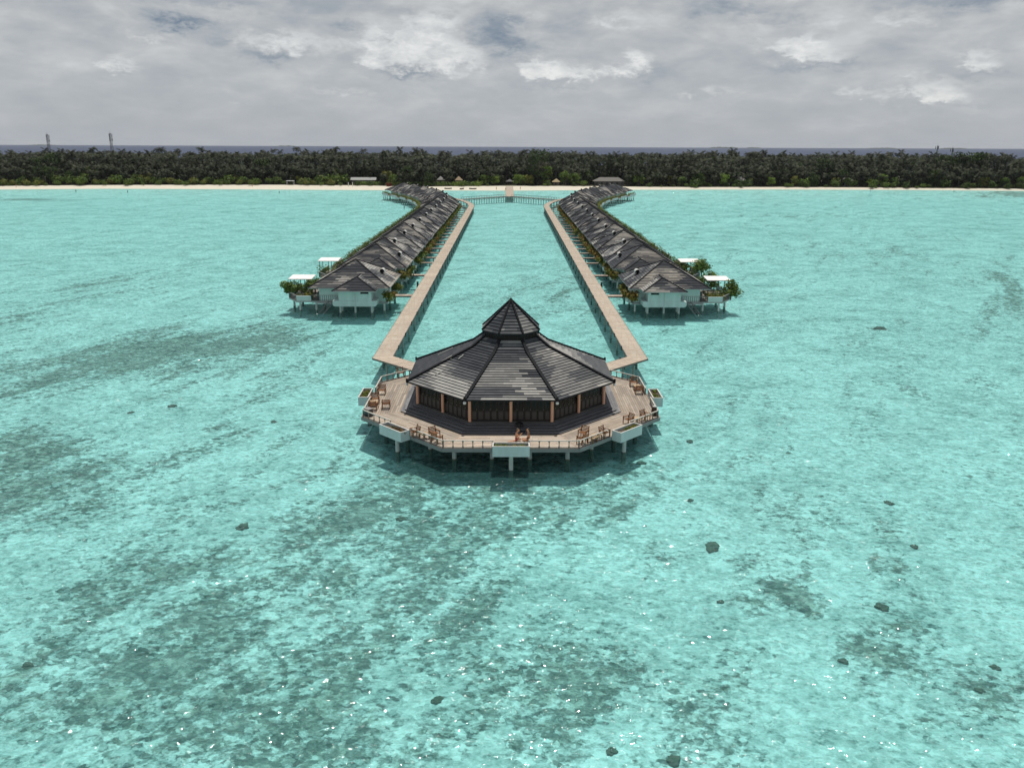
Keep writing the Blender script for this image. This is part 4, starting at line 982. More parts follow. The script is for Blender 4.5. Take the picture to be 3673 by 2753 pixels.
BW = [(.36, .29, .23), (.40, .33, .265), (.33, .28, .23)]
for s, side in ((1, 'right'), (-1, 'left')):
    for i, (x, y, rot) in enumerate(VP):
        villa(i, s, x, y, rot)
        row = '%s villa of the %s row' % (ORD[i], side)
        # footbridges from the jetty
        for j, ly in enumerate((-1.3,) if i < 2 else ((4.73,) if i == 2 else (-3.0, 4.73))):
            which = '' if i <= 2 else ('nearer ' if j == 0 else 'farther ')
            b = thing('footbridge', '%swooden footbridge from the jetty to the %s' % (which, row), 'footbridge', (*loc_pt(s, x, y, rot, 0, ly + (-.6 if i >= 2 else 0)), 0), -s*rot, 'footbridges from the jetties to the villas')
            xa, xb = -8.95 if i < 12 else -9.0, -5.5; w_ = 1.5 if i < 2 else 1.0; zb = DZ - .06
            mb = MB(); rn = random.Random(i*10 + j + s)
            plank_field(mb, (s*xa, -w_/2, zb) if s > 0 else (s*xb, -w_/2, zb), (s*xb, -w_/2, zb) if s > 0 else (s*xa, -w_/2, zb), (s*xb, w_/2, zb) if s > 0 else (s*xa, w_/2, zb), (s*xa, w_/2, zb) if s > 0 else (s*xb, w_/2, zb), w_, .5, rn, BW)
            mb.build('deck', M['wood'], b)
            mb = MB()
            for yy in (-w_/2 - .03, w_/2 + .03): mb.beam((s*xa, yy, zb - .09), (s*xb, yy, zb - .09), .06, .2, (.06, .055, .05))
            mb.build('beam', M['wood'], b)
            if i >= 2 and j == 0:
                mb = MB(); mb.box((s*(xa + .7), -w_/2 - .1, .3), (.16, .16, 2.7), (.10, .09, .085)); mb.build('post', M['wood'], b)
        # planting by the landings
        kinds = ('olive', 'rust', 'olive', 'green') if s < 0 else ('rust', 'rust', 'olive', 'rust')
        spots = [(-5.75, -6.2, 1.15), (-5.9, -3.3, 1.0), (-5.8, 1.8, 1.0), (-5.6, 4.6, .9)] if i < 2 else ([(-5.9, 2.2, 1.1), (-5.9, 6.3, .95)] if i == 2 else [(-5.9, -5.2, 1.0), (-5.9, -.6, .95), (-5.9, 2.4, 1.05), (-5.9, 6.7, .9)])
        wn = ('nearest the pavilion', 'second along the landing', 'third along the landing', 'farthest from the pavilion')
        for j, (lx, ly, sc) in enumerate(spots):
            kd = kinds[(i + j) % 4]; col_ = {'olive': 'olive green', 'rust': 'rust tinted', 'green': 'green'}[kd]
            p = loc_pt(s, x, y, rot, lx + rnd.uniform(-.25, .15), ly + rnd.uniform(-.3, .3))
            k = sc*rnd.uniform(1.15, 1.6)
            place_bush(kd, i + j, (*p, 1.55), (k*1.05, k*1.15, k*rnd.uniform(.95, 1.3)), '%s bush by the %s, %s' % (col_, row, wn[j] if len(spots) == 4 else ('nearer the pavilion', 'farther from the pavilion')[j]), 'bushes on the villa landings')
        if i >= 2:
            p = loc_pt(s, x, y, rot, 8.6, 0)
            hedge('hedge', 'rounded %shedge on the outer terrace of the %s' % ('' if i < 11 else 'olive ', row), (13.6, 1.5, 1.75), (*p, 1.5), R(90) - s*rot, OLIVE + GREEN[:1] if i > 10 else GREEN + DKGREEN + OLIVE[:1], 640, 300 + i + s*40, .26, 'hedge', 'hedges on the outer villa terraces')
    # the two end terraces: canopies, trees, hedges
    for i, (x, y, rot) in enumerate(VP[:2]):
        row = '%s villa of the %s row' % (ORD[i], side)
        c = thing('canopy', 'flat white canopy on the outer terrace of the %s' % row, 'canopy', (s*(x + 8.95), y + 1.5, 1.5), 0, 'white sun canopies on the end villa terraces')
        mb = MB(); a = V((-1.85, -1.5, 2.30)); mb.add([(-1.85, -1.5, 2.30), (1.85, -1.5, 2.30), (1.85, 1.5, 2.52), (-1.85, 1.5, 2.52), (-1.85, -1.5, 2.42), (1.85, -1.5, 2.42), (1.85, 1.5, 2.64), (-1.85, 1.5, 2.64)],
                                               [(3, 2, 1, 0), (4, 5, 6, 7), (0, 1, 5, 4), (1, 2, 6, 5), (2, 3, 7, 6), (3, 0, 4, 7)], (.84, .83, .79)); mb.build('roof', M['paint'], c)
        for px in (-1.6, 0, 1.6):
            for py in (-1.25, 1.25):
                mb = MB(); mb.box((px, py, 1.18), (.09, .09, 2.3 if py < 0 else 2.55), (.12, .115, .11)); mb.build('post', M['metal'], c)
    pr = 'tree'
    if s < 0:
        trees = [(-34.1, 52.6, 3.1, 1.75, GREEN, 'leafy green tree leaning over the outer corner of the first left row villa terrace', 520), (-32.0, 54.6, 2.6, 1.5, GREEN, 'round green shrub tree under the white canopy of the first left row villa', 420),
                 (-31.0, 56.4, 2.5, 1.2, GREEN, 'green shrub tree between the canopy and the roof of the first left row villa', 300)]
        hed = [(-32.2, 74.0, 4.4, 1.5, 1.8, LIME[:1] + GREEN, 'bushy green hedge under the white canopy of the second left row villa'), (-30.6, 72.2, 2.6, 1.2, 1.1, GREEN, 'low green hedge on the front edge of the second left row villa terrace'),
               (-31.2, 50.7, 2.4, 1.0, .9, OLIVE + DKGREEN, 'low dark hedge behind the white panel of the first left row villa terrace'), (-31.0, 62.5, 3, 1.1, 1.5, GREEN, 'green hedge behind the canopy of the first left row villa')]
    else:
        trees = [(34.5, 52.9, 3.0, 1.75, GREEN, 'round green tree at the outer corner of the first right row villa terrace', 520), (33.3, 60.6, 3.2, 2.0, GREEN, 'spreading green tree behind the white canopy of the first right row villa', 560), (30.6, 58.6, 2.7, 1.2, GREEN, 'small green tree between the canopy and the roof of the first right row villa', 320),
                 (34.6, 73.6, 3.6, 2.0, GREEN, 'dense round tree at the outer end of the second right row villa terrace', 620), (32.0, 75.6, 2.6, 1.2, DKGREEN + GREEN, 'dark green shrub tree under the white canopy of the second right row villa', 300)]
        hed = [(32.0, 52.2, 4.2, 1.0, 1.25, DKGREEN + GREEN, 'long dark green hedge on the first right row villa terrace'), (31.6, 50.6, 2.4, 1.0, .95, OLIVE, 'low olive hedge behind the white panel of the first right row villa terrace'), (31.4, 72.0, 3.0, 1.2, 1.2, OLIVE + GREEN, 'low olive hedge on the second right row villa terrace')]
    for k, (tx, ty, h, rad, cols, lb, n) in enumerate(trees):
        t = tree_proto('tree', lb, 'tree', 900 + k + s*50, h*.95, rad*1.1, cols, int(n*1.7), .34, 11); t.location = (tx, ty, 1.5)
    for k, (tx, ty, L, w, h, cols, lb) in enumerate(hed): hedge('hedge', lb, (L*1.1, w*1.25, h*1.2), (tx, ty, 1.5), 0, cols, 560, 700 + k + s*30, .22)
    t = thing('mooring_post', 'dark post with a pale cap standing in the water beside the %s jetty' % side, 'post', (s*16.05, 68.5, 0), 0, 'mooring posts beside the jetties')
    mb = MB(); mb.tube((0, 0, -2.1), (0, 0, 1.35), .18, .17, (.05, .05, .048), 10); mb.build('shaft', M['conc'], t)
    mb = MB(); mb.lathe((0, 0, 1.35), [(.19, 0), (.19, .1), (.05, .2)], (.55, .55, .52), 10); mb.build('cap', M['paint'], t)

# ------------------------------------------------------------------ far bridges and the beach pier
def bridge(name, lb, a, b, w, n, arch):
    t = thing(name, lb, 'bridge'); a, b = V((*a, DZ + .1)), V((*b, DZ + .1)); d = b - a; e = d.normalized(); nn = V((-e.y, e.x, 0))
    mb = MB(); rn = random.Random(n)
    k = int(d.length/.5)
    for i in range(k):
        p, q = lerp(a, b, i/k), lerp(a, b, (i + .96)/k); mb.quad(p - nn*w/2, p + nn*w/2, q + nn*w/2, q - nn*w/2, jit((.40, .33, .26) if not arch else (.27, .25, .22), .1))
    for sg in (-1, 1): mb.beam(a + nn*w/2*sg - V((0, 0, .16)), b + nn*w/2*sg - V((0, 0, .16)), .1, .3, (.28, .28, .26) if arch else (.24, .22, .2))
    mb.build('deck', M['wood'], t)
    if arch:
        for sg in (-1, 1):
            mb = MB(); mb.beam(a + nn*w/2*sg + V((0, 0, .75)), b + nn*w/2*sg + V((0, 0, .75)), .08, .08, (.22, .22, .2))
            for i in range(2*n + 1): p = lerp(a, b, i/(2*n)) + nn*w/2*sg; mb.box(p + V((0, 0, .38)), (.08, .08, .8), (.22, .22, .2))
            mb.build('railing', M['wood'], t)
    for i in range(n + 1):
        mb = MB(); p = lerp(a, b, i/n)
        for sg in (-1, 1):
            q = p + nn*w*.42*sg; mb.tube((q.x, q.y, -2), (q.x, q.y, DZ), .15, .15, (.58, .60, .57), 8)
            if arch:
                for dr in (-1, 1):
                    L = d.length/n*.42; c0 = V((q.x, q.y, .35))
                    for m_ in range(4):
                        f = lambda u: c0 + e*dr*L*u**1.9 + V((0, 0, 1.2*u**.8))
                        if (0 < i < n) or (i == 0 and dr > 0) or (i == n and dr < 0): mb.beam(f(m_/4), f((m_ + 1)/4), .12, .16, (.58, .60, .57))
        mb.build('pier', M['conc'], t)
    return t
bridge('arched_bridge', 'low grey footbridge with arched braces from the left jetty to the beach pier', (-21.0, 283.2), (-1.9, 305.5), 1.8, 9, True)
bridge('arched_bridge', 'low grey footbridge with arched braces from the right jetty to the beach pier', (21.0, 283.2), (1.9, 305.5), 1.8, 9, True)
bridge('beach_pier', 'straight sandy coloured pier leading from the bridges to the beach', (.3, 303.5), (.3, 396), 4.0, 14, False)

# ------------------------------------------------------------------ coral lumps in the lagoon
ROCKS = [(-33.9, 5.6, .42), (13.2, -23.9, .55), (3.9, -9.3, .35), (13.3, -16.6, .24), (28.0, -17.0, .31), (-7.8, -19.8, .33), (-18.5, -21.1, .45), (-24.5, -36.5, .28), (-3.6, -39.1, .29), (21.2, -31.1, .37), (12.1, -30.5, .22),
         (26.6, -23.8, .28), (17.0, -36.1, .26), (16.0, -4.2, .33), (-7.0, -.9, .39), (-37.2, 3.6, .27), (-22.5, .9, .31), (10.8, -9.3, .39), (6.9, -43.1, .32), (22.7, -38.4, .20), (4.3, -42.5, .24), (24.5, -36.6, .21), (53.6, 42.3, .8)]
RL = ['dark coral lump in the open water left of the pavilion, largest there', 'largest dark coral rock in the right foreground shallows', 'dark coral lump just off the front right of the pavilion', 'small dark coral lump right of the pavilion shadow', 'dark coral lump in the right middle water',
      'dark coral lump in front of the pavilion, left of centre', 'dark coral head at the edge of the left foreground seagrass', 'dark coral lump at the far left of the foreground', 'dark coral lump in the lowest foreground near the centre', 'dark coral rock beside the right foreground seagrass strip',
      'small dark coral lump left of the curved right seagrass patch', 'dark coral lump above the right foreground rocks', 'dark coral lump left of the right foreground seagrass strip', 'dark coral lump near the right front corner of the pavilion deck', 'dark coral lump in the faint grass left of the pavilion deck',
      'small dark coral lump farthest left of the pavilion', 'small dark coral lump midway between the left rocks and the pavilion', 'dark coral lump off the right planter in the pavilion shadow edge', 'dark coral lump at the bottom edge right of centre', 'small coral lump on the right foreground seagrass field, upper one',
      'small coral lump at the bottom edge near the centre', 'small coral lump at the left tip of the right seagrass field', 'flat dark coral patch far right of the villas']
for i, (x, y, r) in enumerate(ROCKS):
    mb = MB(); P = []; F = []; n1, n2 = 9, 22
    for a in range(n1):
        for b in range(n2):
            t, p = a/(n1 - 1)*1.65, b/n2*6.2832
            d = V((math.sin(t)*math.cos(p)*1.25, math.sin(t)*math.sin(p)*.95, math.cos(t)*.75))
            k = .85 + .6*noise.noise(d*1.5 + V((i*7.1, 0, 0))) + .16*noise.noise(d*4.2 + V((0, i*3.3, 0)))
            P.append(V((d.x, d.y, d.z*.6))*r*k)
    F = [(a*n2 + b, (a+1)*n2 + b, (a+1)*n2 + (b+1) % n2, a*n2 + (b+1) % n2) for a in range(n1 - 1) for b in range(n2)]
    mb.add(P, F, (.13, .115, .08), True)
    o = mb.build('coral_rock', M['rock']); o.location = (x, y, -.98); o.rotation_euler = (0, 0, i*1.3); tag(o, RL[i], 'coral', 'coral lumps on the lagoon bed')

# ------------------------------------------------------------------ the island: palms, trees, shrubs, huts, masts
PG = [(.026, .038, .015), (.018, .028, .011), (.040, .054, .018), (.034, .040, .016), (.014, .020, .009), (.11, .12, .075)]  # last, bright tone paints sky reflection onto some fronds
def palm_arrays(seed, h, nfr=15, seg=6, ln=3.4):
    rn = np.random.RandomState(seed); vs, fs, cs = [], [], []
    lean = rn.uniform(-.08, .08, 2)*h
    tv, tf = [], []
    for k in range(5):
        u = k/4; c = np.array([lean[0]*u*u, lean[1]*u*u, h*u - .3*(1 - u)]); r = .19*(1 - .45*u) + .12*(k == 0)
        for j in range(6): tv.append(c + [r*math.cos(j*math.pi/3), r*math.sin(j*math.pi/3), 0])
    for k in range(4):
        for j in range(6): tf.append((k*6 + j, k*6 + (j+1) % 6, k*6 + 6 + (j+1) % 6, k*6 + 6 + j))
    top = np.array([lean[0], lean[1], h])
    for i in range(nfr):
        az = i*2.4 + rn.uniform(-.3, .3); el = rn.uniform(-.25, 1.25); L = ln*rn.uniform(.8, 1.15); droop = rn.uniform(1.0, 1.9)
        p = top.copy(); hd = np.array([math.cos(az), math.sin(az), 0]); sd_ = np.array([-math.sin(az), math.cos(az), 0]); col = PG[rn.randint(len(PG))]
        for k in range(seg):
            a = el - droop*(k/seg)**1.2; d = hd*math.cos(a) + np.array([0, 0, math.sin(a)]); q = p + d*L/seg
            w = ln*.26*math.sin(math.pi*(k + .9)/(seg + 1.0))**.7
            for sg in (-1, 1):
                dn = np.array([0, 0, -w*rn.uniform(.35, .8)]); o1 = sd_*sg*w + dn + d*w*.6
                b = len(vs); vs += [p, p + d*L/seg*.62, p + d*L/seg*.45 + o1, p + o1*.9]; fs.append((b, b+1, b+2, b+3)); cs.append(tuple(np.array(col)*rn.uniform(.75, 1.3)))
            p = q
    return np.array(tv), np.array(tf), np.array(vs), np.array(fs), np.array(cs)
def np_mesh(name, v, f, c, mat):
    me = bpy.data.meshes.new(name); me.vertices.add(len(v)); me.vertices.foreach_set('co', np.asarray(v, np.float32).ravel())
    me.loops.add(f.size); me.loops.foreach_set('vertex_index', f.astype(np.int32).ravel()); me.polygons.add(len(f)); me.polygons.foreach_set('loop_start', np.arange(0, f.size, 4, dtype=np.int32))
    me.update(calc_edges=True)
    at = me.color_attributes.new('col', 'FLOAT_COLOR', 'CORNER'); cc = np.ones((len(f), 4, 4), np.float32); cc[:, :, :3] = np.asarray(c)[:, None, :]; at.data.foreach_set('color', cc.ravel())
    me.materials.append(mat); return me
HT = [5.5, 8.5, 11.5, 14.5, 17.0]
PALM = [palm_arrays(100 + i, HT[i % 5], 18, 6, 3.3 if i % 5 else 2.7) for i in range(10)]
TRK = (.06, .052, .044)
pm = []
for i, (tv, tf, v, f, c) in enumerate(PALM):
    pm.append((np_mesh('trunk', tv, tf, np.tile(TRK, (len(tf), 1)), M['bark']), np_mesh('crown', v, f, c, M['leaf'])))
HUTS = [(-88, 427, 13, 5), (60, 427, 12, 6), (.5, 430, 4, 4), (28.5, 427, 4, 4), (-30, 428, 4, 4), (-41, 430, 4, 4), (139, 431, 6, 4), (203, 428, 6, 4), (-279, 428, 8, 4), (-68, 427, 5, 4), (-128.7, 425, 4, 3)]
def clear(x, y, front=True):
    for hx, hy, a, b in HUTS:
        if abs(x - hx) < a*.8 + 1 and hy - (3 if abs(hx) > 130 else 12) < y < hy + b + 2: return False
    return True
rp = random.Random(21); allp = []
yy = 0.0
while yy < 175:
    step = 4.2 if yy < 46 else (7 if yy < 90 else 10)
    x = -345.0
    while x < 345:
        px = x + rp.uniform(-.45, .45)*step; d = yy + rp.uniform(-.45, .45)*step + 9
        py = veg_np(px) + d
        if abs(px) < .66*(py + 71.7) + 8 and clear(px, py):
            hi = min(4, max(0, (d - 4)/11 + rp.uniform(-.9, .9)))
            top_ = 5.6 + 9.9*min(1, d/30)
            h = top_*(1 - .62*rp.random()**1.6) if d < 60 else 15.3 + rp.gauss(0, 1.2)
            if rp.random() < .07 and d > 18: h = rp.uniform(16, 18.6)
            h *= .97 + .16*noise.noise(V((px*.022, py*.022, 0)))
            allp.append((px, float(py), h, d))
        x += step
    yy += step
allp.sort(key=lambda q: q[3] - (6 if q[2] > 16.8 else 0))
def zone(x):
    for lim, z in ((-235, 'at the island far left'), (-165, 'below the two left masts'), (-100, 'behind the white beach canopy'), (-22, 'behind the left villa row'), (24, 'behind the beach pier'),
                   (105, 'behind the right villa row'), (200, 'along the right shore'), (999, 'at the island far right')):
        if x < lim: return z
stuff = []
for n, (x, y, h, d) in enumerate(allp):
    k = min(range(5), key=lambda i: abs(HT[i] - h)) + 5*(n % 2); sc = h/HT[k % 5]; rz = rp.uniform(0, 6.28)
    z = ground(x, y) - .1
    if n < 300:
        size_ = 'short' if h < 8 else ('mid height' if h < 12 else 'tall')
        t = thing('coconut_palm', '%s dark coconut palm in the forest %s' % (size_, zone(x)), 'palm', (x, y, z), rz, '%s coconut palms %s' % (size_, zone(x))); t.scale = (sc,)*3
        link('trunk', pm[k][0], t); link('crown', pm[k][1], t)
    else: stuff.append((x, y, z, k, sc, rz))
sv, sf, sc_, nb = [], [], [], 0
for x, y, z, k, s_, rz in stuff:
    tv, tf, v, f, c = PALM[k]; ca, sa = math.cos(rz), math.sin(rz); Rm = np.array([[ca, -sa, 0], [sa, ca, 0], [0, 0, 1]])
    w = np.concatenate([tv, v])@Rm.T*s_ + [x, y, z]; sv.append(w); sf.append(tf + nb); sf.append(f + len(tv) + nb); nb += len(w)
    sc_.append(np.tile(TRK, (len(tf), 1))); sc_.append(c*rp.uniform(.7, 1.25))
o = link('palm_forest', np_mesh('palm_forest', np.concatenate(sv), np.concatenate(sf), np.concatenate(sc_), M['leaf']))
tag(o, 'dense coconut palm forest covering the inside of the island', 'forest', None, 'stuff')
# dense undergrowth between the trunks
rn = random.Random(31); mb = MB()
x = -360.0
while x < 360:
    for d in (15, 24, 34, 46, 62, 80, 100, 122, 146, 168):
        px, py = x + rn.uniform(-2, 2), float(veg_np(x)) + d + rn.uniform(-3, 3)
        if clear(px, py): leaf_blob(mb, [((px, py, 2.2 + min(d, 60)*.085), (3.4, 3.0, 2.6 + min(d, 60)*.10))], 46 if d < 50 else 34, 1.5 if d < 50 else 2.0, [(.026, .036, .012), (.018, .027, .010), (.040, .052, .016)], rn, zmin=.4)
    x += 3.6
tag(mb.build('undergrowth', M['leaf']), 'dark tangled undergrowth beneath the palms', 'undergrowth', None, 'stuff')
# broadleaf trees
TR = []
for i, (h, rad, cols) in enumerate(((9, 3.6, DKGREEN), (11, 4.2, DKGREEN + GREEN[:1]), (8, 3.4, LIME), (7, 3.0, GREEN), (13, 4.6, DKGREEN), (6, 2.8, OLIVE))):
    rn = random.Random(500 + i); mb = MB(); leaf_blob(mb, rlobes(rn, 15, rad*.72, h*.60, h*.30, rad*.45), 760, .78, cols, rn, zmin=h*.08)
    me = mb.mesh('crown'); me.materials.append(M['leaf']); TR.append((h, me, trunk_mesh(h*.8, .03*h, 600 + i)))
TKIND = ['dark green', 'dark green', 'bright lime green', 'mid green', 'very dark', 'olive']
rp2 = random.Random(77); TL = []
for n in range(120):
    x = rp2.uniform(-330, 330); d = rp2.choice((rp2.uniform(5, 16), rp2.uniform(16, 60)))
    y = float(veg_np(x)) + d
    if abs(x) > .64*(y + 71.7) or not clear(x, y): continue
    k = rp2.choice((0, 1, 4, 3, 2, 5, 3) if x > 20 else (0, 1, 4, 3, 5, 2, 3)); TL.append((x, y, k, rp2.uniform(.8, 1.2)*(1.25 if d > 20 else .85), None))
TL += [(17.5, 428, 4, 1.68, 'tall dark feathery tree rising above the palms right of the pier'), (22, 434, 2, 1.5, 'yellow green tree crown below the tall dark tree'), (-7.5, 421, 2, .75, 'bright green tree beside the beach pier, left of it'), (5.5, 424, 2, .85, 'bright green tree beside the beach pier, right of it'),
       (12, 422, 5, 1.0, 'olive tree right of the beach pier'), (34, 424, 3, 1.25, 'broad green tree near the right villa row end'), (39, 422, 3, 1.1, 'round green tree behind the right villa row end'), (77, 421, 2, .9, 'lime green tree beside the long grey hut'),
       (112, 418, 3, 1.2, 'round green tree at the right shoreline'), (127, 417, 2, 1.0, 'lime green tree on the right shore'), (267, 440, 4, 1.5, 'leftmost big dark domed tree at the far right'), (277, 441, 4, 1.62, 'highest big dark domed tree at the far right'), (288, 442, 1, 1.9, 'big dark domed tree at the far right end'),
       (-255, 430, 2, 1.3, 'lime green tree crown at the far left'), (-12, 424, 2, .8, 'lime green tree left of the pier behind the hedge')]
for x, y, k, s_, lb in TL:
    h, me, tm = TR[k]
    if lb is None: lb, g = '%s broadleaf tree among the palms %s' % (TKIND[k], zone(x)), '%s broadleaf trees %s' % (TKIND[k], zone(x))
    else: g = 'landmark trees on the island'
    t = thing('broadleaf_tree', lb, 'tree', (x, y, ground(x, y) - .1), rp2.uniform(0, 6.28), g); t.scale = (s_,)*3
    link('trunk', tm, t); link('crown', me, t)
# shrubs along the beach
SH = []
for i, cols in enumerate((OLIVE[3:] + GREEN, GREEN + LIME[:1], OLIVE[1:] + GREEN[:2], DKGREEN + GREEN)):
    SH.append(bush_mesh('beach_shrub', 800 + i, cols, 2.3, 3.4, 380, .66, 9))
SHN = ['olive green', 'bright green', 'yellowish green', 'dark green']
rp3 = random.Random(9); cnt = 0
x = -330.0
while x < 330:
    dens = 1.6 if x < -95 else (2.3 if x > 20 else 2.8)
    px = x + rp3.uniform(-1, 1)*dens; 
    for row in range(3 if x < -95 else (2 if x > 100 else 1)):
        d = rp3.uniform(-5.5, 2.5) + row*5 if x < -95 else rp3.uniform(-3.5 if x > 70 else -1, 4) + row*4
        py = float(veg_np(px)) + d
        if abs(px) < .64*(py + 71.7) and not (abs(px - .3) < 5) and clear(px, py) and rp3.random() < (.5 if row == 0 else .8):
            k = rp3.choice((0, 0, 1, 2)) if x < -95 else rp3.choice((1, 3, 3, 0)); s_ = rp3.uniform(.4, 1.2)*(.85 + .35*row)
            o = link('beach_shrub', SH[k]); o.location = (px, py, ground(px, py) - .05); o.rotation_euler = (0, 0, rp3.uniform(0, 6.28)); o.scale = (s_*1.1, s_*1.1, s_)
            tag(o, '%s beach shrub %s' % (SHN[k], zone(px)), 'shrub', '%s beach shrubs %s' % (SHN[k], zone(px)))
    x += dens*2
hedge('shoreline_hedge', 'wide bright green mass of bushes on the beach left of the pier', (34, 6.5, 3.2), (-33, 413, .8), R(4), LIME + GREEN, 1500, 41, .7)
hedge('shoreline_hedge', 'darker green mass of bushes behind the end of the left villa row', (26, 6, 3.4), (-58, 414, .8), R(14), DKGREEN + GREEN, 1100, 42, .7)
hedge('shoreline_hedge', 'low green bushes left of the red leaved shrub', (16, 5, 2.6), (-82, 418, .8), 0, GREEN + LIME[:1], 700, 43, .7)
o = link('red_shrub', bush_mesh('red_shrub', 870, [(.17, .035, .02), (.12, .03, .018)], 2.4, 2.6, 260, .55, 7)); o.location = (-69.5, 407, .6); tag(o, 'red leaved shrub at the beach edge behind the left villa row end', 'shrub')
# huts
def hut(lb, x, y, lx, ly, wh, rh, rc, wc, hip=True, rz=0, open_=False):
    t = thing('beach_hut', lb, 'hut', (x, y, ground(x, y)), rz)
    mb = MB(); a, b = lx/2 + .6, ly/2 + .6; r = max(0, lx/2 - ly/2) if hip else a
    e = [V((-a, -b, wh)), V((a, -b, wh)), V((a, b, wh)), V((-a, b, wh))]; p, q = V((-r, 0, wh + rh)), V((r, 0, wh + rh))
    mb.quad(e[0], e[1], q, p, rc); mb.quad(e[2], e[3], p, q, rc); mb.tri(e[1], e[2], q, rc); mb.tri(e[3], e[0], p, rc); mb.quad(e[3], e[2], e[1], e[0], (.08, .07, .06)); mb.build('roof', M['thatch'], t)
    if open_:
        for sx in (-1, 1):
            for sy in (-1, 1): mb = MB(); mb.tube((sx*lx*.42, sy*ly*.42, -.2), (sx*lx*.42, sy*ly*.42, wh + .05), .1, .1, (.2, .16, .12), 6); mb.build('post', M['wood'], t)
    else:
        mb = MB(); mb.box((0, 0, wh/2), (lx - .6, ly - .6, wh), wc); w = mb.build('wall', M['paint'], t)
        for k in range(max(1, int(lx/3))): mb = MB(); mb.box((-lx/2 + 1.6 + k*3, -ly/2 + .28, wh*.5), (1.0, .08, wh*.6), (.03, .028, .025)); mb.build('door', M['teak'], w)
hut('long pale grey roofed hut behind the left beach bushes', -87, 428, 14, 5, 2.7, 1.5, (.36, .36, .35), (.16, .15, .14), False, R(3))
hut('long grey thatched hut behind the right villa row end', 60, 427, 18, 7, 2.6, 2.2, (.19, .18, .165), (.12, .11, .1), True, R(-2))
hut('small open gazebo with a grey pointed roof behind the pier', .5, 430, 3.6, 3.6, 2.0, 1.5, (.15, .15, .15), None, True, 0, True)
hut('small tan thatched hut right of the pier under trees', 28.5, 427, 4, 4, 2.0, 2.0, (.42, .34, .2), (.2, .17, .13))
hut('tan thatched hut peeping over the bushes left of the pier', -30, 427, 3.5, 3.5, 2.8, 2.4, (.40, .31, .20), (.2, .17, .13))
hut('small grey thatched hut left of the tan thatched hut', -41, 429, 3.2, 3.2, 2.9, 2.2, (.34, .33, .31), (.2, .17, .13))
hut('grey roofed hut half hidden behind the right shore trees', 139, 431, 8, 5, 3.0, 2.2, (.26, .26, .25), (.3, .29, .27))
hut('grey roofed hut half hidden at the far right shore', 203, 428, 8, 5, 2.8, 2.2, (.27, .26, .25), (.3, .29, .27))
hut('pale roofed hut behind the far left beach shrubs', -279, 426, 9, 4, 3.6, 1.4, (.42, .38, .30), (.35, .32, .27))
hut('small grey roofed hut behind the red leaved shrub', -67, 426, 5, 4, 3.0, 1.8, (.24, .24, .24), (.3, .29, .27))
t = thing('beach_canopy', 'small white canopy standing on the left beach', 'canopy', (-128.7, 419, ground(-128.7, 419)))
mb = MB(); mb.prism([(-2.2, -1.5), (2.2, -1.5), (2.2, 1.5), (-2.2, 1.5)], 2.3, 2.45, (.8, .8, .78)); mb.build('roof', M['paint'], t)
for sx in (-2, 2):
    for sy in (-1.3, 1.3): mb = MB(); mb.box((sx, sy, 1.1), (.12, .12, 2.4), (.7, .7, .68)); mb.build('post', M['paint'], t)
for k, dx in enumerate((-1.2, 1.2)):
    mb = MB(); mb.tube((0, 0, -.2), (0, 0, 2.3), .22, .2, (.7, .68, .63), 8); o = mb.build('white_post', M['paint']); o.location = (-91.5 + dx, 409, ground(-91.5, 409)); tag(o, '%s of two stout white posts on the left beach' % ('left one', 'right one')[k], 'post', 'white posts on the beach')
for k, (x, y, a) in enumerate(((-33.9, 392, 5), (-26.2, 391, 60), (-20.1, 392, -8))):
    mb = MB(); P = []
    for i in range(7):
        u = i/6*2 - 1; w = .75*(1 - abs(u)**2.6); zt = .55 + .18*u*u
        P += [(u*2.1, -w, zt), (u*2.1, -w*.55, .05), (u*2.1, w*.55, .05), (u*2.1, w, zt)]
    mb.add(P, [(i*4 + j, i*4 + 4 + j, i*4 + 5 + j, i*4 + 1 + j) for i in range(6) for j in range(3)], (.14, .12, .10))
    for u in (-.8, .5): mb.box((u, 0, .42), (.25, 1.0, .05), (.2, .17, .13))
    o = mb.build('dinghy', M['wood']); o.location = (x, y, ground(x, y)); o.rotation_euler = (0, 0, R(a)); tag(o, '%s of three small dark dinghies lying on the beach left of the pier' % ('leftmost', 'middle', 'rightmost')[k], 'boat', 'dinghies on the beach')
# masts
def mast(lb, x, y, h, lattice):
    t = thing('radio_mast', lb, 'mast', (x, y, .5)); mb = MB(); C_ = (.09, .10, .13)
    if lattice:
        for k in range(3):
            a0, a1 = k*2.094, (k + 1)*2.094; f = lambda a, u: V((math.cos(a)*(1.7 - 1.1*u), math.sin(a)*(1.7 - 1.1*u), h*u))
            mb.tube(f(a0, 0), f(a0, 1), .16, .11, C_, 6)
            n = 14
            for i in range(n): mb.tube(f(a0, i/n), f(a1, (i + 1)/n), .075, .075, C_, 5); mb.tube(f(a0, (i + 1)/n), f(a1, (i + 1)/n), .06, .06, C_, 5)
    else: mb.tube((0, 0, 0), (0, 0, h), .38, .26, C_, 10)
    mb.build('tower', M['metal'], t)
    for k in range(3):
        a = k*2.094 + .5
        for zz in ((h - 1.4,) if not lattice else (h - 1.6, h - 4.3)):
            mb = MB(); mb.box((math.cos(a)*1.15, math.sin(a)*1.15, zz), (.34, .34, 2.2), (.16, .17, .19), a); mb.beam((0, 0, zz), (math.cos(a)*1.1, math.sin(a)*1.1, zz), .1, .1, C_); mb.build('antenna', M['metal'], t)
    mb = MB(); mb.tube((0, 0, h), (0, 0, h + 1.6), .05, .03, C_, 5); mb.build('lightning_rod', M['metal'], t)
mast('tall lattice mast above the palms, left one of the two at the left', -322.6, 520, 29.6, True)
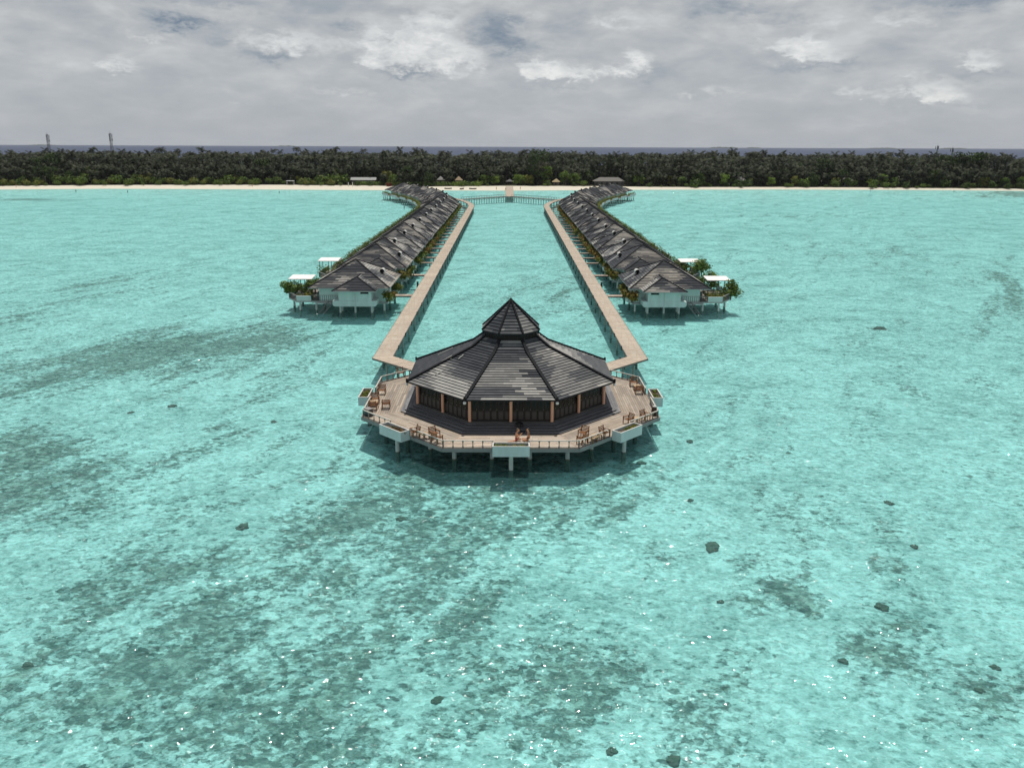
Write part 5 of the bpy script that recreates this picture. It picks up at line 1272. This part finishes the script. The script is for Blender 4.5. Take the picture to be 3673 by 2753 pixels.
mast('tall lattice mast above the palms, right one of the two at the left', -278.6, 520, 30.4, True)
mast('single pole mast with three antennas above the palms at the right', 302, 520, 24.2, False)
mast('shorter pole mast at the right, standing right of the other', 312.8, 520, 22.4, False)
# faint islets on the horizon
for k, (px, w, h) in enumerate(((150, 60, 3), (1030, 40, 3), (2620, 55, 4), (2725, 30, 3), (3196, 60, 3.5), (3454, 55, 4))):
    D_ = 7600; x = -.25 + (px - 1836.5)/2898*D_*.958; W_ = w/2898*D_*2; mb = MB(); rn = random.Random(k + 3); n = 26; P = []
    for i in range(n + 1):
        u = i/n*2 - 1; zt = (h/2898*D_)*.95*(1 - abs(u)**3)*(.75 + .5*rn.random()) + .2
        P += [(u*W_/2, -60*(1 - u*u) - 1, -1), (u*W_/2, 0, zt), (u*W_/2, 60*(1 - u*u) + 1, -1)]
    mb.add(P, [(i*3 + j, i*3 + 3 + j, i*3 + 4 + j, i*3 + 1 + j) for i in range(n) for j in range(2)], (.04, .055, .04))
    o = mb.build('islet', M['rock']); o.location = (x, D_, -.5)
    struct(o, '%s faint wooded islet along the horizon, counted from the left' % ORD[k], 'islet')

# ------------------------------------------------------------------ render settings
HAZE = True
if HAZE:
    mb = MB(); mb.box((0, 4300, 17), (19000, 9800, 40.2), (1, 1, 1))
    m = bpy.data.materials.new('haze'); nt = nodes(m); out = nd(nt, 'ShaderNodeOutputMaterial')
    vp = nd(nt, 'ShaderNodeVolumePrincipled', {'Color': (.86, .90, .96, 1), 'Density': .000035, 'Anisotropy': .2}); nt.links.new(vp.outputs[0], out.inputs['Volume'])
    o = mb.build('haze', m); tag(o, 'thin pale sea haze over the lagoon and horizon', 'haze', None, 'stuff')
vs_ = scene.view_settings; scene.display_settings.display_device = 'sRGB'
vs_.view_transform = 'Standard'; vs_.look = 'None'; vs_.exposure = 0.0; vs_.gamma = 1.0; vs_.use_curve_mapping = False
scene.render.engine = 'CYCLES'; cy = scene.cycles
cy.use_denoising = True; cy.max_bounces = 6; cy.diffuse_bounces = 3; cy.glossy_bounces = 2; cy.transparent_max_bounces = 10; cy.volume_bounces = 0
cy.sample_clamp_indirect = 3.0; cy.caustics_reflective = False; cy.caustics_refractive = False
scene.render.film_transparent = False
